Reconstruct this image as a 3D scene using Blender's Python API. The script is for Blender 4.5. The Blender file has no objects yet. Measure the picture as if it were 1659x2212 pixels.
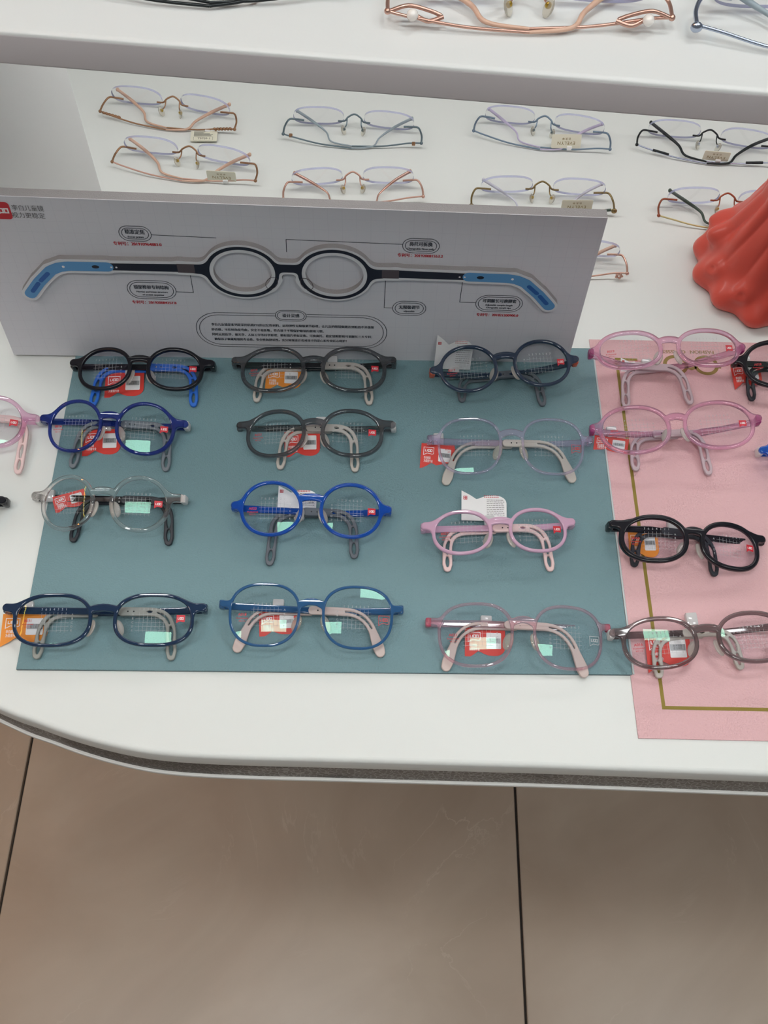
import bpy, bmesh, math, random
import numpy as np
from mathutils import Vector, Matrix
random.seed(7)
sc = bpy.context.scene
COL = sc.collection

# ------------------------------------------------------------------ camera, world, exposure
cam_d = bpy.data.cameras.new('camera'); cam = bpy.data.objects.new('camera', cam_d); COL.objects.link(cam)
RIGHT = Vector((0.9998108, 0.0020011, 0.0193490)); DOWN = Vector((0.0113603, -0.8675050, -0.4972987)); FWD = Vector((0.0157902, 0.4974245, -0.8673636))
cam.matrix_world = Matrix(((RIGHT.x, -DOWN.x, -FWD.x, 0), (RIGHT.y, -DOWN.y, -FWD.y, 0), (RIGHT.z, -DOWN.z, -FWD.z, 0.70), (0, 0, 0, 1)))
cam_d.sensor_fit = 'HORIZONTAL'; cam_d.sensor_width = 36.0; cam_d.lens = 2230.84 / 1659 * 36.0
cam_d.clip_start = 0.01; cam_d.clip_end = 50
sc.camera = cam
w = bpy.data.worlds.new('shop_light'); sc.world = w; w.use_nodes = True
w.node_tree.nodes['Background'].inputs[0].default_value = (0.93, 0.96, 1.0, 1)
w.node_tree.nodes['Background'].inputs[1].default_value = 0.15
sc.view_settings.view_transform = 'Standard'; sc.view_settings.look = 'None'
sc.view_settings.exposure = 0.0; sc.view_settings.gamma = 1.0; sc.view_settings.use_curve_mapping = False
PANEL_POWER = 23.0      # radiance of the ceiling panels
STRIP_POWER = 7.4      # radiance of the strip light under the shelf
FLOOR_Z = -0.88; CEIL_Z = 1.9; SHELF_Z = 0.38

# measured poses and sizes of the spectacles (metres)
DATA = {
 'A': {'loc':[-0.18825,0.52186,0.022],'rot':[[0.99953,0.00521,-0.03017],[-0.01186,0.97436,-0.2247],[0.02823,0.22495,0.97396]],'s':0.02886,'w':0.04584,'h':0.03828,'W':0.12035,'hy':0.00795,'n':2.2,'bow':2.4,'tips':[[-0.0379,-0.0269,-0.01117],[0.04395,-0.02585,-0.01378]],'tag':{'col':'red','q':[[-0.03196,0.00272,-0.01613],[-0.00011,0.00436,-0.01743],[-0.02843,-0.02284,-0.01444]],'sl':[-0.01184,0.00615,-0.01751]}},
 'B': {'loc':[-0.20524,0.46382,0.022],'rot':[[0.99778,0.04447,-0.04956],[-0.05699,0.95527,-0.29019],[0.03444,0.29237,0.95568]],'s':0.0282,'w':0.04587,'h':0.044,'W':0.12057,'hy':0.00782,'n':2.1,'bow':3.2,'tips':[[-0.0274,-0.03059,-0.00849],[0.04598,-0.02932,-0.01152]],'tag':{'col':'red','q':[[-0.02532,0.00112,-0.01617],[0.00448,0.00376,-0.01805],[-0.01966,-0.02405,-0.01286]],'sl':[-0.00739,0.00619,-0.01837]}},
 'C': {'loc':[-0.20055,0.39353,0.023],'rot':[[0.99666,0.02339,-0.07821],[-0.04636,0.95077,-0.30641],[0.0672,0.30902,0.94868]],'s':0.02794,'w':0.04438,'h':0.0439,'W':0.12059,'hy':0.00703,'n':2.05,'bow':3.4,'tips':[[-0.0227,-0.02643,-0.00981],[0.04936,-0.02664,-0.01485]],'tag':{'col':'red','q':[[-0.04543,0.00667,-0.01477],[-0.02151,0.0145,-0.0169],[-0.04403,-0.00402,-0.01665]],'sl':[-0.04812,0.00824,-0.01719]}},
 'D': {'loc':[-0.18782,0.29892,0.02],'rot':[[0.99988,-0.01388,0.00625],[0.01476,0.98471,-0.17358],[-0.00374,0.17365,0.9848]],'s':0.03591,'w':0.05687,'h':0.03938,'W':0.14595,'hy':0.00987,'n':2.5,'bow':0.8,'tips':[[-0.0472,-0.02307,-0.01236],[0.04824,-0.02449,-0.01175]],'tag':{'col':'orange','q':[[-0.07617,0.00837,-0.01598],[-0.043,0.00857,-0.01589],[-0.07469,-0.01613,-0.01572]],'sl':[-0.05921,0.01304,-0.01674]}},
 'E': {'loc':[-0.04611,0.52416,0.021],'rot':[[0.99974,-0.00567,-0.02189],[0.00179,0.98479,-0.17373],[0.02254,0.17365,0.98455]],'s':0.03325,'w':0.05384,'h':0.04194,'W':0.13722,'hy':0.01055,'n':2.3,'bow':1.2,'tips':[[-0.04682,-0.02191,-0.01233],[0.04594,-0.0238,-0.01412]],'tag':{'col':'orange','q':[[-0.04047,0.00943,-0.01597],[-0.01083,0.00842,-0.01647],[-0.04,-0.01196,-0.01627]],'sl':[0.01482,0.01605,-0.01841]}},
 'F': {'loc':[-0.04375,0.46085,0.022],'rot':[[0.99625,0.01507,-0.08519],[-0.0324,0.97803,-0.20592],[0.08021,0.20791,0.97485]],'s':0.03054,'w':0.04933,'h':0.04106,'W':0.12905,'hy':0.0105,'n':2.2,'bow':2.8,'tips':[[-0.02648,-0.025,-0.01095],[0.03255,-0.02564,-0.01567]],'tag':{'col':'red','q':[[-0.02577,0.00664,-0.01571],[0.00258,0.00811,-0.01835],[-0.02382,-0.01815,-0.01469]],'sl':[0.00309,0.01614,-0.02011]}},
 'G': {'loc':[-0.04278,0.38991,0.023],'rot':[[0.99983,0.01464,0.01139],[-0.01145,0.97019,-0.24209],[-0.01459,0.24192,0.97019]],'s':0.03017,'w':0.04775,'h':0.04386,'W':0.12233,'hy':0.00267,'n':2.1,'bow':1.4,'tips':[[-0.0299,-0.03967,-0.01014],[0.03346,-0.0323,-0.01103]],'tag':{'col':'white','q':[[-0.02673,0.02334,-0.01756],[0.00323,0.02271,-0.01695],[-0.02547,0.00526,-0.01922]],'sl':[-0.00982,0.0008,-0.01787]}},
 'H': {'loc':[-0.03972,0.30299,0.021],'rot':[[0.99955,0.01636,0.02501],[-0.01079,0.97801,-0.20827],[-0.02787,0.20791,0.97775]],'s':0.0334,'w':0.05118,'h':0.04674,'W':0.13321,'hy':0.00771,'n':2.45,'bow':0.8,'tips':[[-0.05208,-0.02236,-0.01412],[0.05053,-0.02308,-0.01104]],'tag':{'col':'red','q':[[-0.03875,0.00518,-0.01755],[-0.01071,0.00744,-0.01723],[-0.03402,-0.01467,-0.01728]],'sl':[-0.02483,0.01059,-0.0183]}},
 'I': {'loc':[0.1109,0.52243,0.031],'rot':[[0.99463,-0.10273,0.01226],[0.10239,0.96045,-0.25895],[0.01482,0.25882,0.96581]],'s':0.03026,'w':0.0476,'h':0.04116,'W':0.12325,'hy':0.00198,'n':2.1,'bow':0.8,'tips':[[-0.03553,-0.01784,-0.02263],[0.03042,-0.02745,-0.02107]],'tag':{'col':'white','q':[[-0.05242,0.03103,0.00141],[-0.02202,0.02756,0.00056],[-0.0537,0.01345,-0.02867]],'sl':[-0.03851,0.00795,-0.02742]}},
 'J': {'loc':[0.11291,0.45035,0.022],'rot':[[0.99997,-0.00593,0.00501],[0.00697,0.97028,-0.24189],[-0.00343,0.24192,0.97029]],'s':0.03298,'w':0.05021,'h':0.0475,'W':0.13268,'hy':0.0079,'n':2.5,'bow':1.4,'tips':[[-0.05127,-0.02627,-0.01218],[0.04861,-0.0234,-0.01255]],'tag':{'col':'red','q':[[-0.07002,0.00755,-0.01656],[-0.04322,0.00529,-0.01796],[-0.06868,-0.01451,-0.01724]],'sl':[-0.05624,0.01178,-0.01963]}},
 'K': {'loc':[0.09985,0.37377,0.022],'rot':[[0.99854,-0.04933,0.02185],[0.05237,0.98357,-0.17276],[-0.01297,0.17365,0.98472]],'s':0.02878,'w':0.04503,'h':0.03552,'W':0.11815,'hy':0.00736,'n':2.2,'bow':2.0,'tips':[[-0.04031,-0.02404,-0.01457],[0.03729,-0.02678,-0.01307]],'tag':{'col':'white','q':[[-0.02468,0.03983,-0.0175],[0.01023,0.03753,-0.01664],[-0.02405,0.01578,-0.01935]],'sl':[-0.00471,0.01354,-0.0187]}},
 'L': {'loc':[0.11184,0.28958,0.021],'rot':[[0.99829,0.01346,0.05685],[-0.00132,0.97806,-0.20834],[-0.0584,0.20791,0.9764]],'s':0.03362,'w':0.0529,'h':0.04689,'W':0.13654,'hy':0.01073,'n':2.5,'bow':3.2,'tips':[[-0.05345,-0.02151,-0.01603],[0.04474,-0.02404,-0.00962]],'tag':{'col':'red','q':[[-0.03908,0.00812,-0.01943],[-0.0099,0.00782,-0.01762],[-0.041,-0.01559,-0.01859]],'sl':[-0.02353,0.01247,-0.01942]}},
 'M': {'loc':[0.2463,0.53881,0.036],'rot':[[0.99889,-0.04702,0.00033],[0.0457,0.96916,-0.24217],[0.01106,0.24192,0.97023]],'s':0.03269,'w':0.05398,'h':0.03459,'W':0.1302,'hy':0.0016,'n':2.3,'bow':1.4,'tips':[[-0.03525,-0.04058,-0.02246],[0.01875,-0.03858,-0.02358]],'tag':{'col':'white','q':[[-0.0315,0.00772,-0.03352],[-0.00767,0.00554,-0.03324],[-0.03598,0.00196,-0.03409]],'sl':[-0.01111,-0.00095,-0.03056]}},
 'N': {'loc':[0.2444,0.46601,0.028],'rot':[[0.99731,-0.05126,-0.05235],[0.04339,0.98894,-0.14183],[0.05904,0.13917,0.98851]],'s':0.03322,'w':0.05662,'h':0.04291,'W':0.13649,'hy':0.00448,'n':2.2,'bow':0.4,'tips':[[-0.03284,-0.02555,-0.01872],[0.0247,-0.03174,-0.02129]],'tag':{'col':'red','q':[[-0.06176,0.00522,-0.01728],[-0.03407,0.0013,-0.0204],[-0.05792,-0.00472,-0.02117]],'sl':[-0.0474,0.00802,-0.02055]}},
 'O': {'loc':[0.24496,0.36645,0.022],'rot':[[0.99456,0.0678,0.0791],[-0.05587,0.98794,-0.14438],[-0.08794,0.13917,0.98636]],'s':0.02946,'w':0.05032,'h':0.0386,'W':0.12324,'hy':0.01203,'n':2.2,'bow':3.4,'tips':[[-0.04012,-0.01555,-0.01963],[0.01964,-0.01865,-0.01387]],'tag':{'col':'orange','q':[[-0.04375,0.01157,-0.02175],[-0.02117,0.01339,-0.02],[-0.04582,-0.0133,-0.02249]],'sl':[-0.00913,0.01795,-0.01957]}},
 'P': {'loc':[0.24286,0.28722,0.022],'rot':[[0.99715,-0.07542,0.00276],[0.0753,0.99166,-0.10462],[0.00516,0.10453,0.99451]],'s':0.03397,'w':0.05432,'h':0.03895,'W':0.13693,'hy':0.01027,'n':2.25,'bow':0.8,'tips':[[-0.03476,-0.01909,-0.01591],[0.02502,-0.01682,-0.01646]],'tag':{'col':'red','q':[[-0.03952,0.01308,-0.01625],[-0.00694,0.0116,-0.01627],[-0.03637,-0.0171,-0.01812]],'sl':[-0.00235,0.02091,-0.01827]}},
 'Q': {'loc':[-0.32455,0.47017,0.022],'rot':[[0.99756,0.06738,-0.01805],[-0.06976,0.96357,-0.25819],[0.0,0.25882,0.96593]],'s':0.0282,'w':0.04587,'h':0.044,'W':0.12057,'hy':0.00782,'n':2.1,'bow':3.2,'tips':[[-0.05157,-0.03775,-0.00852],[0.05157,-0.03775,-0.00852]],'roll':0},
 'R': {'loc':[-0.33713,0.3908,0.022],'rot':[[1.0,0.0,0.0],[0.0,0.96593,-0.25882],[0.0,0.25882,0.96593]],'s':0.02794,'w':0.04438,'h':0.0439,'W':0.12059,'hy':0.00703,'n':2.05,'bow':3.4,'tips':[[-0.0227,-0.02643,-0.00981],[0.0227,-0.02643,-0.00981]],'roll':0},
 'S': {'loc':[0.37244,0.53646,0.022],'rot':[[0.99939,-0.03371,0.00903],[0.0349,0.96534,-0.25866],[0.0,0.25882,0.96593]],'s':0.03322,'w':0.05662,'h':0.04291,'W':0.13649,'hy':0.00448,'n':2.2,'bow':0.4,'tips':[[-0.05361,-0.02573,-0.01174],[0.05361,-0.02573,-0.01174]],'roll':0,'tag':{'col':'red','q':[[-0.06574,0.0068,-0.01735],[-0.04078,0.00818,-0.01772],[-0.0737,-0.01627,-0.01634]],'sl':[-0.05195,0.01068,-0.01943]}},
 'T': {'loc':[0.37146,0.44784,0.022],'rot':[[1.0,0.0,0.0],[0.0,0.96593,-0.25882],[0.0,0.25882,0.96593]],'s':0.03017,'w':0.04775,'h':0.04386,'W':0.12233,'hy':0.00267,'n':2.1,'bow':1.4,'tips':[[-0.0299,-0.03967,-0.01014],[0.0299,-0.03967,-0.01014]],'roll':0},
 'R1': {'loc':[-0.20141,0.83788,0.006],'rz':-0.16789,'W':0.13592,'tag':[[-0.17748,0.82836,0.003],[-0.15169,0.82901,0.003],[-0.1797,0.8138,0.003]]},
 'R2': {'loc':[-0.01924,0.81622,0.006],'rz':-0.07252,'W':0.13509},
 'R3': {'loc':[0.16596,0.81888,0.006],'rz':-0.17306,'W':0.134,'tag':[[0.17498,0.81709,0.016],[0.2039,0.81781,0.016],[0.17739,0.81159,0.004]]},
 'R4': {'loc':[0.32738,0.8029,0.006],'rz':-0.16896,'W':0.1385,'tag':[[0.32155,0.79797,0.016],[0.34624,0.79536,0.016],[0.32655,0.79895,0.004]]},
 'R5': {'loc':[-0.17838,0.76729,0.006],'rz':-0.1611,'W':0.13946,'tag':[[-0.15526,0.75943,0.016],[-0.12783,0.75761,0.016],[-0.15995,0.76022,0.004]]},
 'R6': {'loc':[-0.01672,0.73591,0.006],'rz':0.04563,'W':0.13101},
 'R7': {'loc':[0.16036,0.7272,0.006],'rz':-0.02729,'W':0.13353,'tag':[[0.17741,0.72817,0.016],[0.20635,0.72882,0.016],[0.17804,0.72698,0.004]]},
 'R8': {'loc':[0.33327,0.71578,0.006],'rz':-0.05104,'W':0.13062},
 'R9': {'loc':[0.16836,0.65122,0.006],'rz':-0.07396,'W':0.12398},
 'U1': {'loc':[-0.0803,0.47861,0.386],'rz':-0.01649,'W':0.1391},
 'U2': {'loc':[0.07586,0.45791,0.386],'rz':-0.00615,'W':0.13803},
 'U3': {'loc':[0.22375,0.44886,0.386],'rz':-0.04847,'W':0.13552},
}

# ------------------------------------------------------------------ materials
def srgb(r, g, b):
    f = lambda c: (c / 255 / 12.92) if c / 255 <= 0.04045 else ((c / 255 + 0.055) / 1.055) ** 2.4
    return (f(r), f(g), f(b), 1)
def mat(name, col, rough=0.4, metal=0.0, trans=0.0, ior=1.46, coat=0.0, bump=None, spec=0.5, alpha=1.0):
    m = bpy.data.materials.new(name); m.use_nodes = True; nt = m.node_tree; b = nt.nodes['Principled BSDF']
    b.inputs['Base Color'].default_value = col; b.inputs['Roughness'].default_value = rough; b.inputs['Metallic'].default_value = metal
    b.inputs['Transmission Weight'].default_value = trans; b.inputs['IOR'].default_value = ior; b.inputs['Coat Weight'].default_value = coat
    b.inputs['Specular IOR Level'].default_value = spec; b.inputs['Alpha'].default_value = alpha
    if bump:
        sc_, st, dist = bump
        tc = nt.nodes.new('ShaderNodeTexCoord'); n = nt.nodes.new('ShaderNodeTexNoise'); n.inputs['Scale'].default_value = sc_; n.inputs['Detail'].default_value = 3
        bp = nt.nodes.new('ShaderNodeBump'); bp.inputs['Strength'].default_value = st; bp.inputs['Distance'].default_value = dist
        nt.links.new(tc.outputs['Object'], n.inputs['Vector']); nt.links.new(n.outputs['Fac'], bp.inputs['Height']); nt.links.new(bp.outputs['Normal'], b.inputs['Normal'])
    return m
def front_fresnel(N, L, ior, fac):
    f = N.new('ShaderNodeFresnel'); f.inputs['IOR'].default_value = ior; g = N.new('ShaderNodeNewGeometry')
    inv = N.new('ShaderNodeMath'); inv.operation = 'SUBTRACT'; inv.inputs[0].default_value = 1.0; L.new(g.outputs['Backfacing'], inv.inputs[1])
    mu = N.new('ShaderNodeMath'); mu.operation = 'MULTIPLY'; L.new(f.outputs[0], mu.inputs[0]); L.new(inv.outputs[0], mu.inputs[1])
    m2 = N.new('ShaderNodeMath'); m2.operation = 'MULTIPLY'; m2.inputs[1].default_value = fac; L.new(mu.outputs[0], m2.inputs[0]); return m2
def clear_plastic(name, tint, body, thru=0.55, gloss=1.0):
    """see-through tinted plastic: part lets light through (bent), part scatters its own colour, with a glossy skin"""
    m = bpy.data.materials.new(name); m.use_nodes = True; nt = m.node_tree; N = nt.nodes; L = nt.links
    N.remove(N['Principled BSDF']); out = N['Material Output']
    b = N.new('ShaderNodeBsdfDiffuse'); b.inputs['Color'].default_value = body
    r = N.new('ShaderNodeBsdfRefraction'); r.inputs['Color'].default_value = tint; r.inputs['IOR'].default_value = 1.33; r.inputs['Roughness'].default_value = 0.02
    t = N.new('ShaderNodeBsdfTransparent'); t.inputs['Color'].default_value = tint
    mx0 = N.new('ShaderNodeMixShader'); mx0.inputs[0].default_value = 0.55; L.new(t.outputs[0], mx0.inputs[1]); L.new(r.outputs[0], mx0.inputs[2])
    mx = N.new('ShaderNodeMixShader'); mx.inputs[0].default_value = 1 - thru; L.new(mx0.outputs[0], mx.inputs[1]); L.new(b.outputs[0], mx.inputs[2])
    g = N.new('ShaderNodeBsdfGlossy'); g.inputs['Roughness'].default_value = 0.035; g.inputs['Color'].default_value = (1, 1, 1, 1)
    ff = front_fresnel(N, L, 1.55, gloss * 1.25); mz = N.new('ShaderNodeMixShader'); L.new(ff.outputs[0], mz.inputs[0]); L.new(mx.outputs[0], mz.inputs[1]); L.new(g.outputs[0], mz.inputs[2])
    L.new(mz.outputs[0], out.inputs['Surface']); return m
def lens_mat(name, tint, refl, fac=0.9):
    m = bpy.data.materials.new(name); m.use_nodes = True; nt = m.node_tree; N = nt.nodes; L = nt.links
    out = N['Material Output']; N.remove(N['Principled BSDF'])
    t = N.new('ShaderNodeBsdfTransparent'); t.inputs['Color'].default_value = tint
    g = N.new('ShaderNodeBsdfGlossy'); g.inputs['Color'].default_value = refl; g.inputs['Roughness'].default_value = 0.0
    ff = front_fresnel(N, L, 1.5, fac); mx = N.new('ShaderNodeMixShader'); L.new(ff.outputs[0], mx.inputs[0])
    L.new(t.outputs[0], mx.inputs[1]); L.new(g.outputs[0], mx.inputs[2]); L.new(mx.outputs[0], out.inputs['Surface'])
    return m
def emit(name, col, s):
    m = bpy.data.materials.new(name); m.use_nodes = True; nt = m.node_tree; nt.nodes.remove(nt.nodes['Principled BSDF'])
    e = nt.nodes.new('ShaderNodeEmission'); e.inputs[0].default_value = col; e.inputs[1].default_value = s
    nt.links.new(e.outputs[0], nt.nodes['Material Output'].inputs['Surface']); return m
def leather(name, a, b_, bump_scale):
    m = mat(name, a, 0.46, spec=0.4); nt = m.node_tree; N = nt.nodes; L = nt.links; b = N['Principled BSDF']
    tc = N.new('ShaderNodeTexCoord')
    v = N.new('ShaderNodeTexVoronoi'); v.inputs['Scale'].default_value = bump_scale; v.feature = 'SMOOTH_F1'; v.inputs['Smoothness'].default_value = 0.4
    n = N.new('ShaderNodeTexNoise'); n.inputs['Scale'].default_value = bump_scale * 1.3; n.inputs['Detail'].default_value = 2
    ad = N.new('ShaderNodeMath'); ad.operation = 'ADD'
    bp = N.new('ShaderNodeBump'); bp.inputs['Strength'].default_value = 0.55; bp.inputs['Distance'].default_value = 0.0007
    for x in (v, n): L.new(tc.outputs['Object'], x.inputs['Vector'])
    L.new(v.outputs['Distance'], ad.inputs[0]); L.new(n.outputs['Fac'], ad.inputs[1]); L.new(ad.outputs[0], bp.inputs['Height']); L.new(bp.outputs['Normal'], b.inputs['Normal'])
    n2 = N.new('ShaderNodeTexNoise'); n2.inputs['Scale'].default_value = 9; L.new(tc.outputs['Object'], n2.inputs['Vector'])
    mx = N.new('ShaderNodeMix'); mx.data_type = 'RGBA'; mx.inputs['A'].default_value = a; mx.inputs['B'].default_value = b_
    L.new(n2.outputs['Fac'], mx.inputs['Factor']); L.new(mx.outputs['Result'], b.inputs['Base Color'])
    return m
M = {}
M['white'] = mat('white_laminate', srgb(226, 229, 226), 0.42, bump=(900, 0.04, 0.0005), spec=0.4)
M['white_edge'] = mat('white_edge_band', srgb(222, 222, 219), 0.4)
M['shelf'] = mat('white_shelf_lacquer', srgb(222, 224, 223), 0.45)
M['panel'] = mat('white_panel', srgb(240, 242, 241), 0.5)
M['teal'] = leather('teal_leatherette', srgb(118, 149, 155), srgb(111, 142, 148), 750)
M['pinkmat'] = leather('pink_leatherette', srgb(224, 182, 184), srgb(219, 175, 179), 650)
M['mat_edge_teal'] = mat('teal_mat_edge', srgb(62, 74, 80), 0.7)
M['mat_edge_pink'] = mat('pink_mat_edge', srgb(200, 190, 186), 0.7)
M['gold_print'] = mat('gold_foil_print', srgb(140, 122, 52), 0.42, metal=0.35, bump=(1500, 0.6, 0.0005))
M['olive_print'] = mat('olive_gold_print', srgb(140, 118, 62), 0.45, metal=0.2)
M['ink'] = mat('dark_ink', srgb(48, 54, 66), 0.6); M['ink_red'] = mat('red_ink', srgb(196, 40, 52), 0.6)
M['ink_grey'] = mat('grey_ink', srgb(110, 110, 112), 0.6); M['ink_black'] = mat('black_ink', srgb(40, 40, 42), 0.6)
M['ink_blue'] = mat('blue_print', srgb(96, 156, 206), 0.5); M['ink_deepblue'] = mat('deep_blue_print', srgb(40, 96, 168), 0.5); M['ink_navy'] = mat('navy_print', srgb(24, 27, 44), 0.45)
M['ink_taupe'] = mat('taupe_print', srgb(86, 76, 80), 0.5)
M['foam'] = mat('white_foam_board', srgb(228, 228, 230), 0.6); M['foam_edge'] = mat('grey_cut_foam', srgb(168, 164, 164), 0.8, bump=(1200, 0.5, 0.001))
M['logo_red'] = mat('logo_red', srgb(204, 40, 54), 0.4); M['logo_white'] = mat('logo_white', srgb(245, 240, 240), 0.5)
M['tag_red'] = mat('tag_red_card', srgb(216, 62, 52), 0.42); M['tag_orange'] = mat('tag_orange_card', srgb(238, 146, 46), 0.42); M['tag_white'] = mat('tag_white_card', srgb(236, 236, 236), 0.5)
M['tag_cream'] = mat('tag_cream_card', srgb(228, 225, 206), 0.5)
M['silver_label'] = mat('silver_scratch_label', srgb(168, 170, 172), 0.35, metal=0.3)
M['sleeve'] = clear_plastic('milky_tag_sleeve', (0.95, 0.95, 0.95, 1), srgb(225, 225, 225), 0.3)
M['pad'] = clear_plastic('silicone_nose_pad', (0.96, 0.95, 0.92, 1), srgb(222, 216, 208), 0.45)
M['pad_clear'] = clear_plastic('clear_nose_pad', (0.97, 0.96, 0.92, 1), srgb(232, 226, 210), 0.7)
M['lens'] = lens_mat('coated_lens', (0.955, 0.955, 0.965, 1), (0.5, 1.0, 0.75, 1), 0.58)
M['lens_violet'] = lens_mat('violet_coated_lens', (0.955, 0.95, 0.965, 1), (0.75, 0.65, 1.0, 1), 0.58)
M['lens_edge'] = clear_plastic('lens_edge_violet', (0.86, 0.87, 0.97, 1), srgb(176, 178, 214), 0.45)
M['lens_clear'] = lens_mat('rimless_demo_lens', (0.965, 0.962, 0.965, 1), (0.9, 0.9, 1.0, 1), 0.6)
M['print_white'] = mat('white_lens_print', srgb(235, 238, 240), 0.5, alpha=0.48)
M['print_red'] = mat('red_lens_print', srgb(206, 58, 62), 0.5, alpha=0.85)
def plast(n, r, g, b, rough=0.22): M[n] = mat(n + '_plastic', srgb(r, g, b), rough, spec=0.5)
def clr(n, tint, body, thru): M[n] = clear_plastic(n + '_clear_plastic', tint, srgb(*body), thru)
plast('black', 22, 22, 30); plast('black_matt', 30, 31, 36, 0.4); plast('blue_tip', 42, 108, 206, 0.4); plast('grey_tip', 112, 120, 128, 0.5); plast('dark_grey_tip', 96, 102, 110, 0.5)
plast('black_tip', 38, 42, 50, 0.45); plast('beige_tip', 190, 184, 176, 0.5); plast('pinkbeige_tip', 204, 186, 180, 0.5); plast('pink_tip', 236, 206, 204, 0.5); plast('mauve_tip', 192, 172, 178, 0.5)
plast('hinge_white', 222, 218, 216, 0.35); plast('hinge_orange', 206, 92, 60, 0.35); plast('greygreen_tip', 150, 152, 146, 0.5)
clr('navyblue', (0.22, 0.34, 0.8, 1), (30, 52, 134), 0.45); clr('blue', (0.1, 0.48, 0.95, 1), (26, 92, 192), 0.5); clr('navy', (0.14, 0.24, 0.38, 1), (36, 58, 88), 0.25)
clr('steelblue', (0.32, 0.54, 0.74, 1), (54, 102, 150), 0.35); clr('slate', (0.22, 0.30, 0.42, 1), (48, 66, 92), 0.3); clr('grey', (0.52, 0.52, 0.55, 1), (84, 86, 90), 0.72)
clr('clear', (0.985, 0.975, 0.97, 1), (230, 228, 226), 0.965); clr('lilac', (0.93, 0.89, 0.97, 1), (200, 190, 212), 0.86); clr('pinkmilk', (0.97, 0.86, 0.94, 1), (230, 188, 214), 0.35)
clr('pinkclear', (0.97, 0.83, 0.92, 1), (216, 154, 190), 0.84); clr('rose', (0.965, 0.85, 0.89, 1), (210, 164, 178), 0.86); clr('rose_hinge', (0.95, 0.45, 0.58, 1), (222, 96, 124), 0.4)
clr('magenta_hinge', (0.85, 0.35, 0.65, 1), (190, 70, 140), 0.35); clr('mauvegrey', (0.6, 0.53, 0.54, 1), (120, 106, 108), 0.7)
M['rose_gold'] = mat('rose_gold_metal', srgb(206, 164, 148), 0.28, metal=0.8); M['brown_gold'] = mat('brown_gold_metal', srgb(158, 120, 92), 0.32, metal=0.8)
M['gunmetal'] = mat('gunmetal_metal', srgb(110, 126, 134), 0.3, metal=0.85); M['slate_metal'] = mat('slate_blue_metal', srgb(120, 138, 156), 0.3, metal=0.85)
M['black_metal'] = mat('black_metal', srgb(40, 44, 46), 0.3, metal=0.5); M['antique_gold'] = mat('antique_gold_metal', srgb(142, 122, 84), 0.3, metal=0.85)
M['red_gold'] = mat('red_gold_metal', srgb(160, 92, 70), 0.3, metal=0.8); M['silver'] = mat('silver_metal', srgb(176, 186, 204), 0.2, metal=0.95); M['pale_gold'] = mat('pale_gold_metal', srgb(206, 192, 140), 0.3, metal=0.7)
plast('peach_tip', 214, 176, 154, 0.35); plast('green_tip', 62, 76, 66, 0.35); plast('lilac_tip', 196, 186, 214, 0.3); plast('clear_tip', 206, 206, 220, 0.25); plast('steel_tip', 150, 164, 172, 0.3)
M['gold_pad'] = mat('gold_pad_mount', srgb(188, 158, 70), 0.3, metal=0.8); M['pearl'] = mat('pearl', srgb(240, 234, 228), 0.18, coat=0.6)
M['red_glaze'] = mat('red_glaze', srgb(214, 84, 70), 0.33, spec=0.45, coat=0.15)

# ------------------------------------------------------------------ helpers
def link(o, parent=None):
    COL.objects.link(o)
    if parent is not None: o.parent = parent
    return o
def obj(name, me, material=None, parent=None, label=None, kind=None):
    o = bpy.data.objects.new(name, me)
    if material is not None:
        if len(me.materials): me.materials.clear()
        for m in (material if isinstance(material, (list, tuple)) else [material]): me.materials.append(m)
    if label: o['label'] = label
    if kind: o['kind'] = kind
    return link(o, parent)
def thing(name, label, cat, mw=None, loc=None, group=None):
    o = bpy.data.objects.new(name, None); o.empty_display_size = 0.02; COL.objects.link(o)
    if mw is not None: o.matrix_world = mw
    if loc is not None: o.location = loc
    o['label'] = label; o['category'] = cat
    if group: o['group'] = group
    return o
def flat(polys, ext, bev=0.0, res=2, z=0.0, name='shape'):
    """outline polygons (holes allowed) -> solid with rounded edges; total thickness 2*(ext+bev)"""
    cu = bpy.data.curves.new(name, 'CURVE'); cu.dimensions = '2D'; cu.fill_mode = 'BOTH'
    cu.extrude = ext; cu.bevel_depth = bev; cu.bevel_resolution = res
    for p in polys:
        s = cu.splines.new('POLY'); s.points.add(len(p) - 1); s.use_cyclic_u = True
        a = np.zeros((len(p), 4)); a[:, :2] = np.array(p)[:, :2]; a[:, 3] = 1; s.points.foreach_set('co', a.ravel())
    o = bpy.data.objects.new('tmp', cu); me = bpy.data.meshes.new_from_object(o); bpy.data.objects.remove(o); bpy.data.curves.remove(cu)
    if z: shift(me, z)
    return me
def verts(me):
    a = np.empty(len(me.vertices) * 3); me.vertices.foreach_get('co', a); return a.reshape(-1, 3)
def setv(me, a): me.vertices.foreach_set('co', np.ascontiguousarray(a, dtype=float).ravel()); me.update()
def shift(me, z): a = verts(me); a[:, 2] += z; setv(me, a)
def smooth(me, ang=40):
    me.polygons.foreach_set('use_smooth', [True] * len(me.polygons)); me.set_sharp_from_angle(angle=math.radians(ang)); return me
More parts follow.
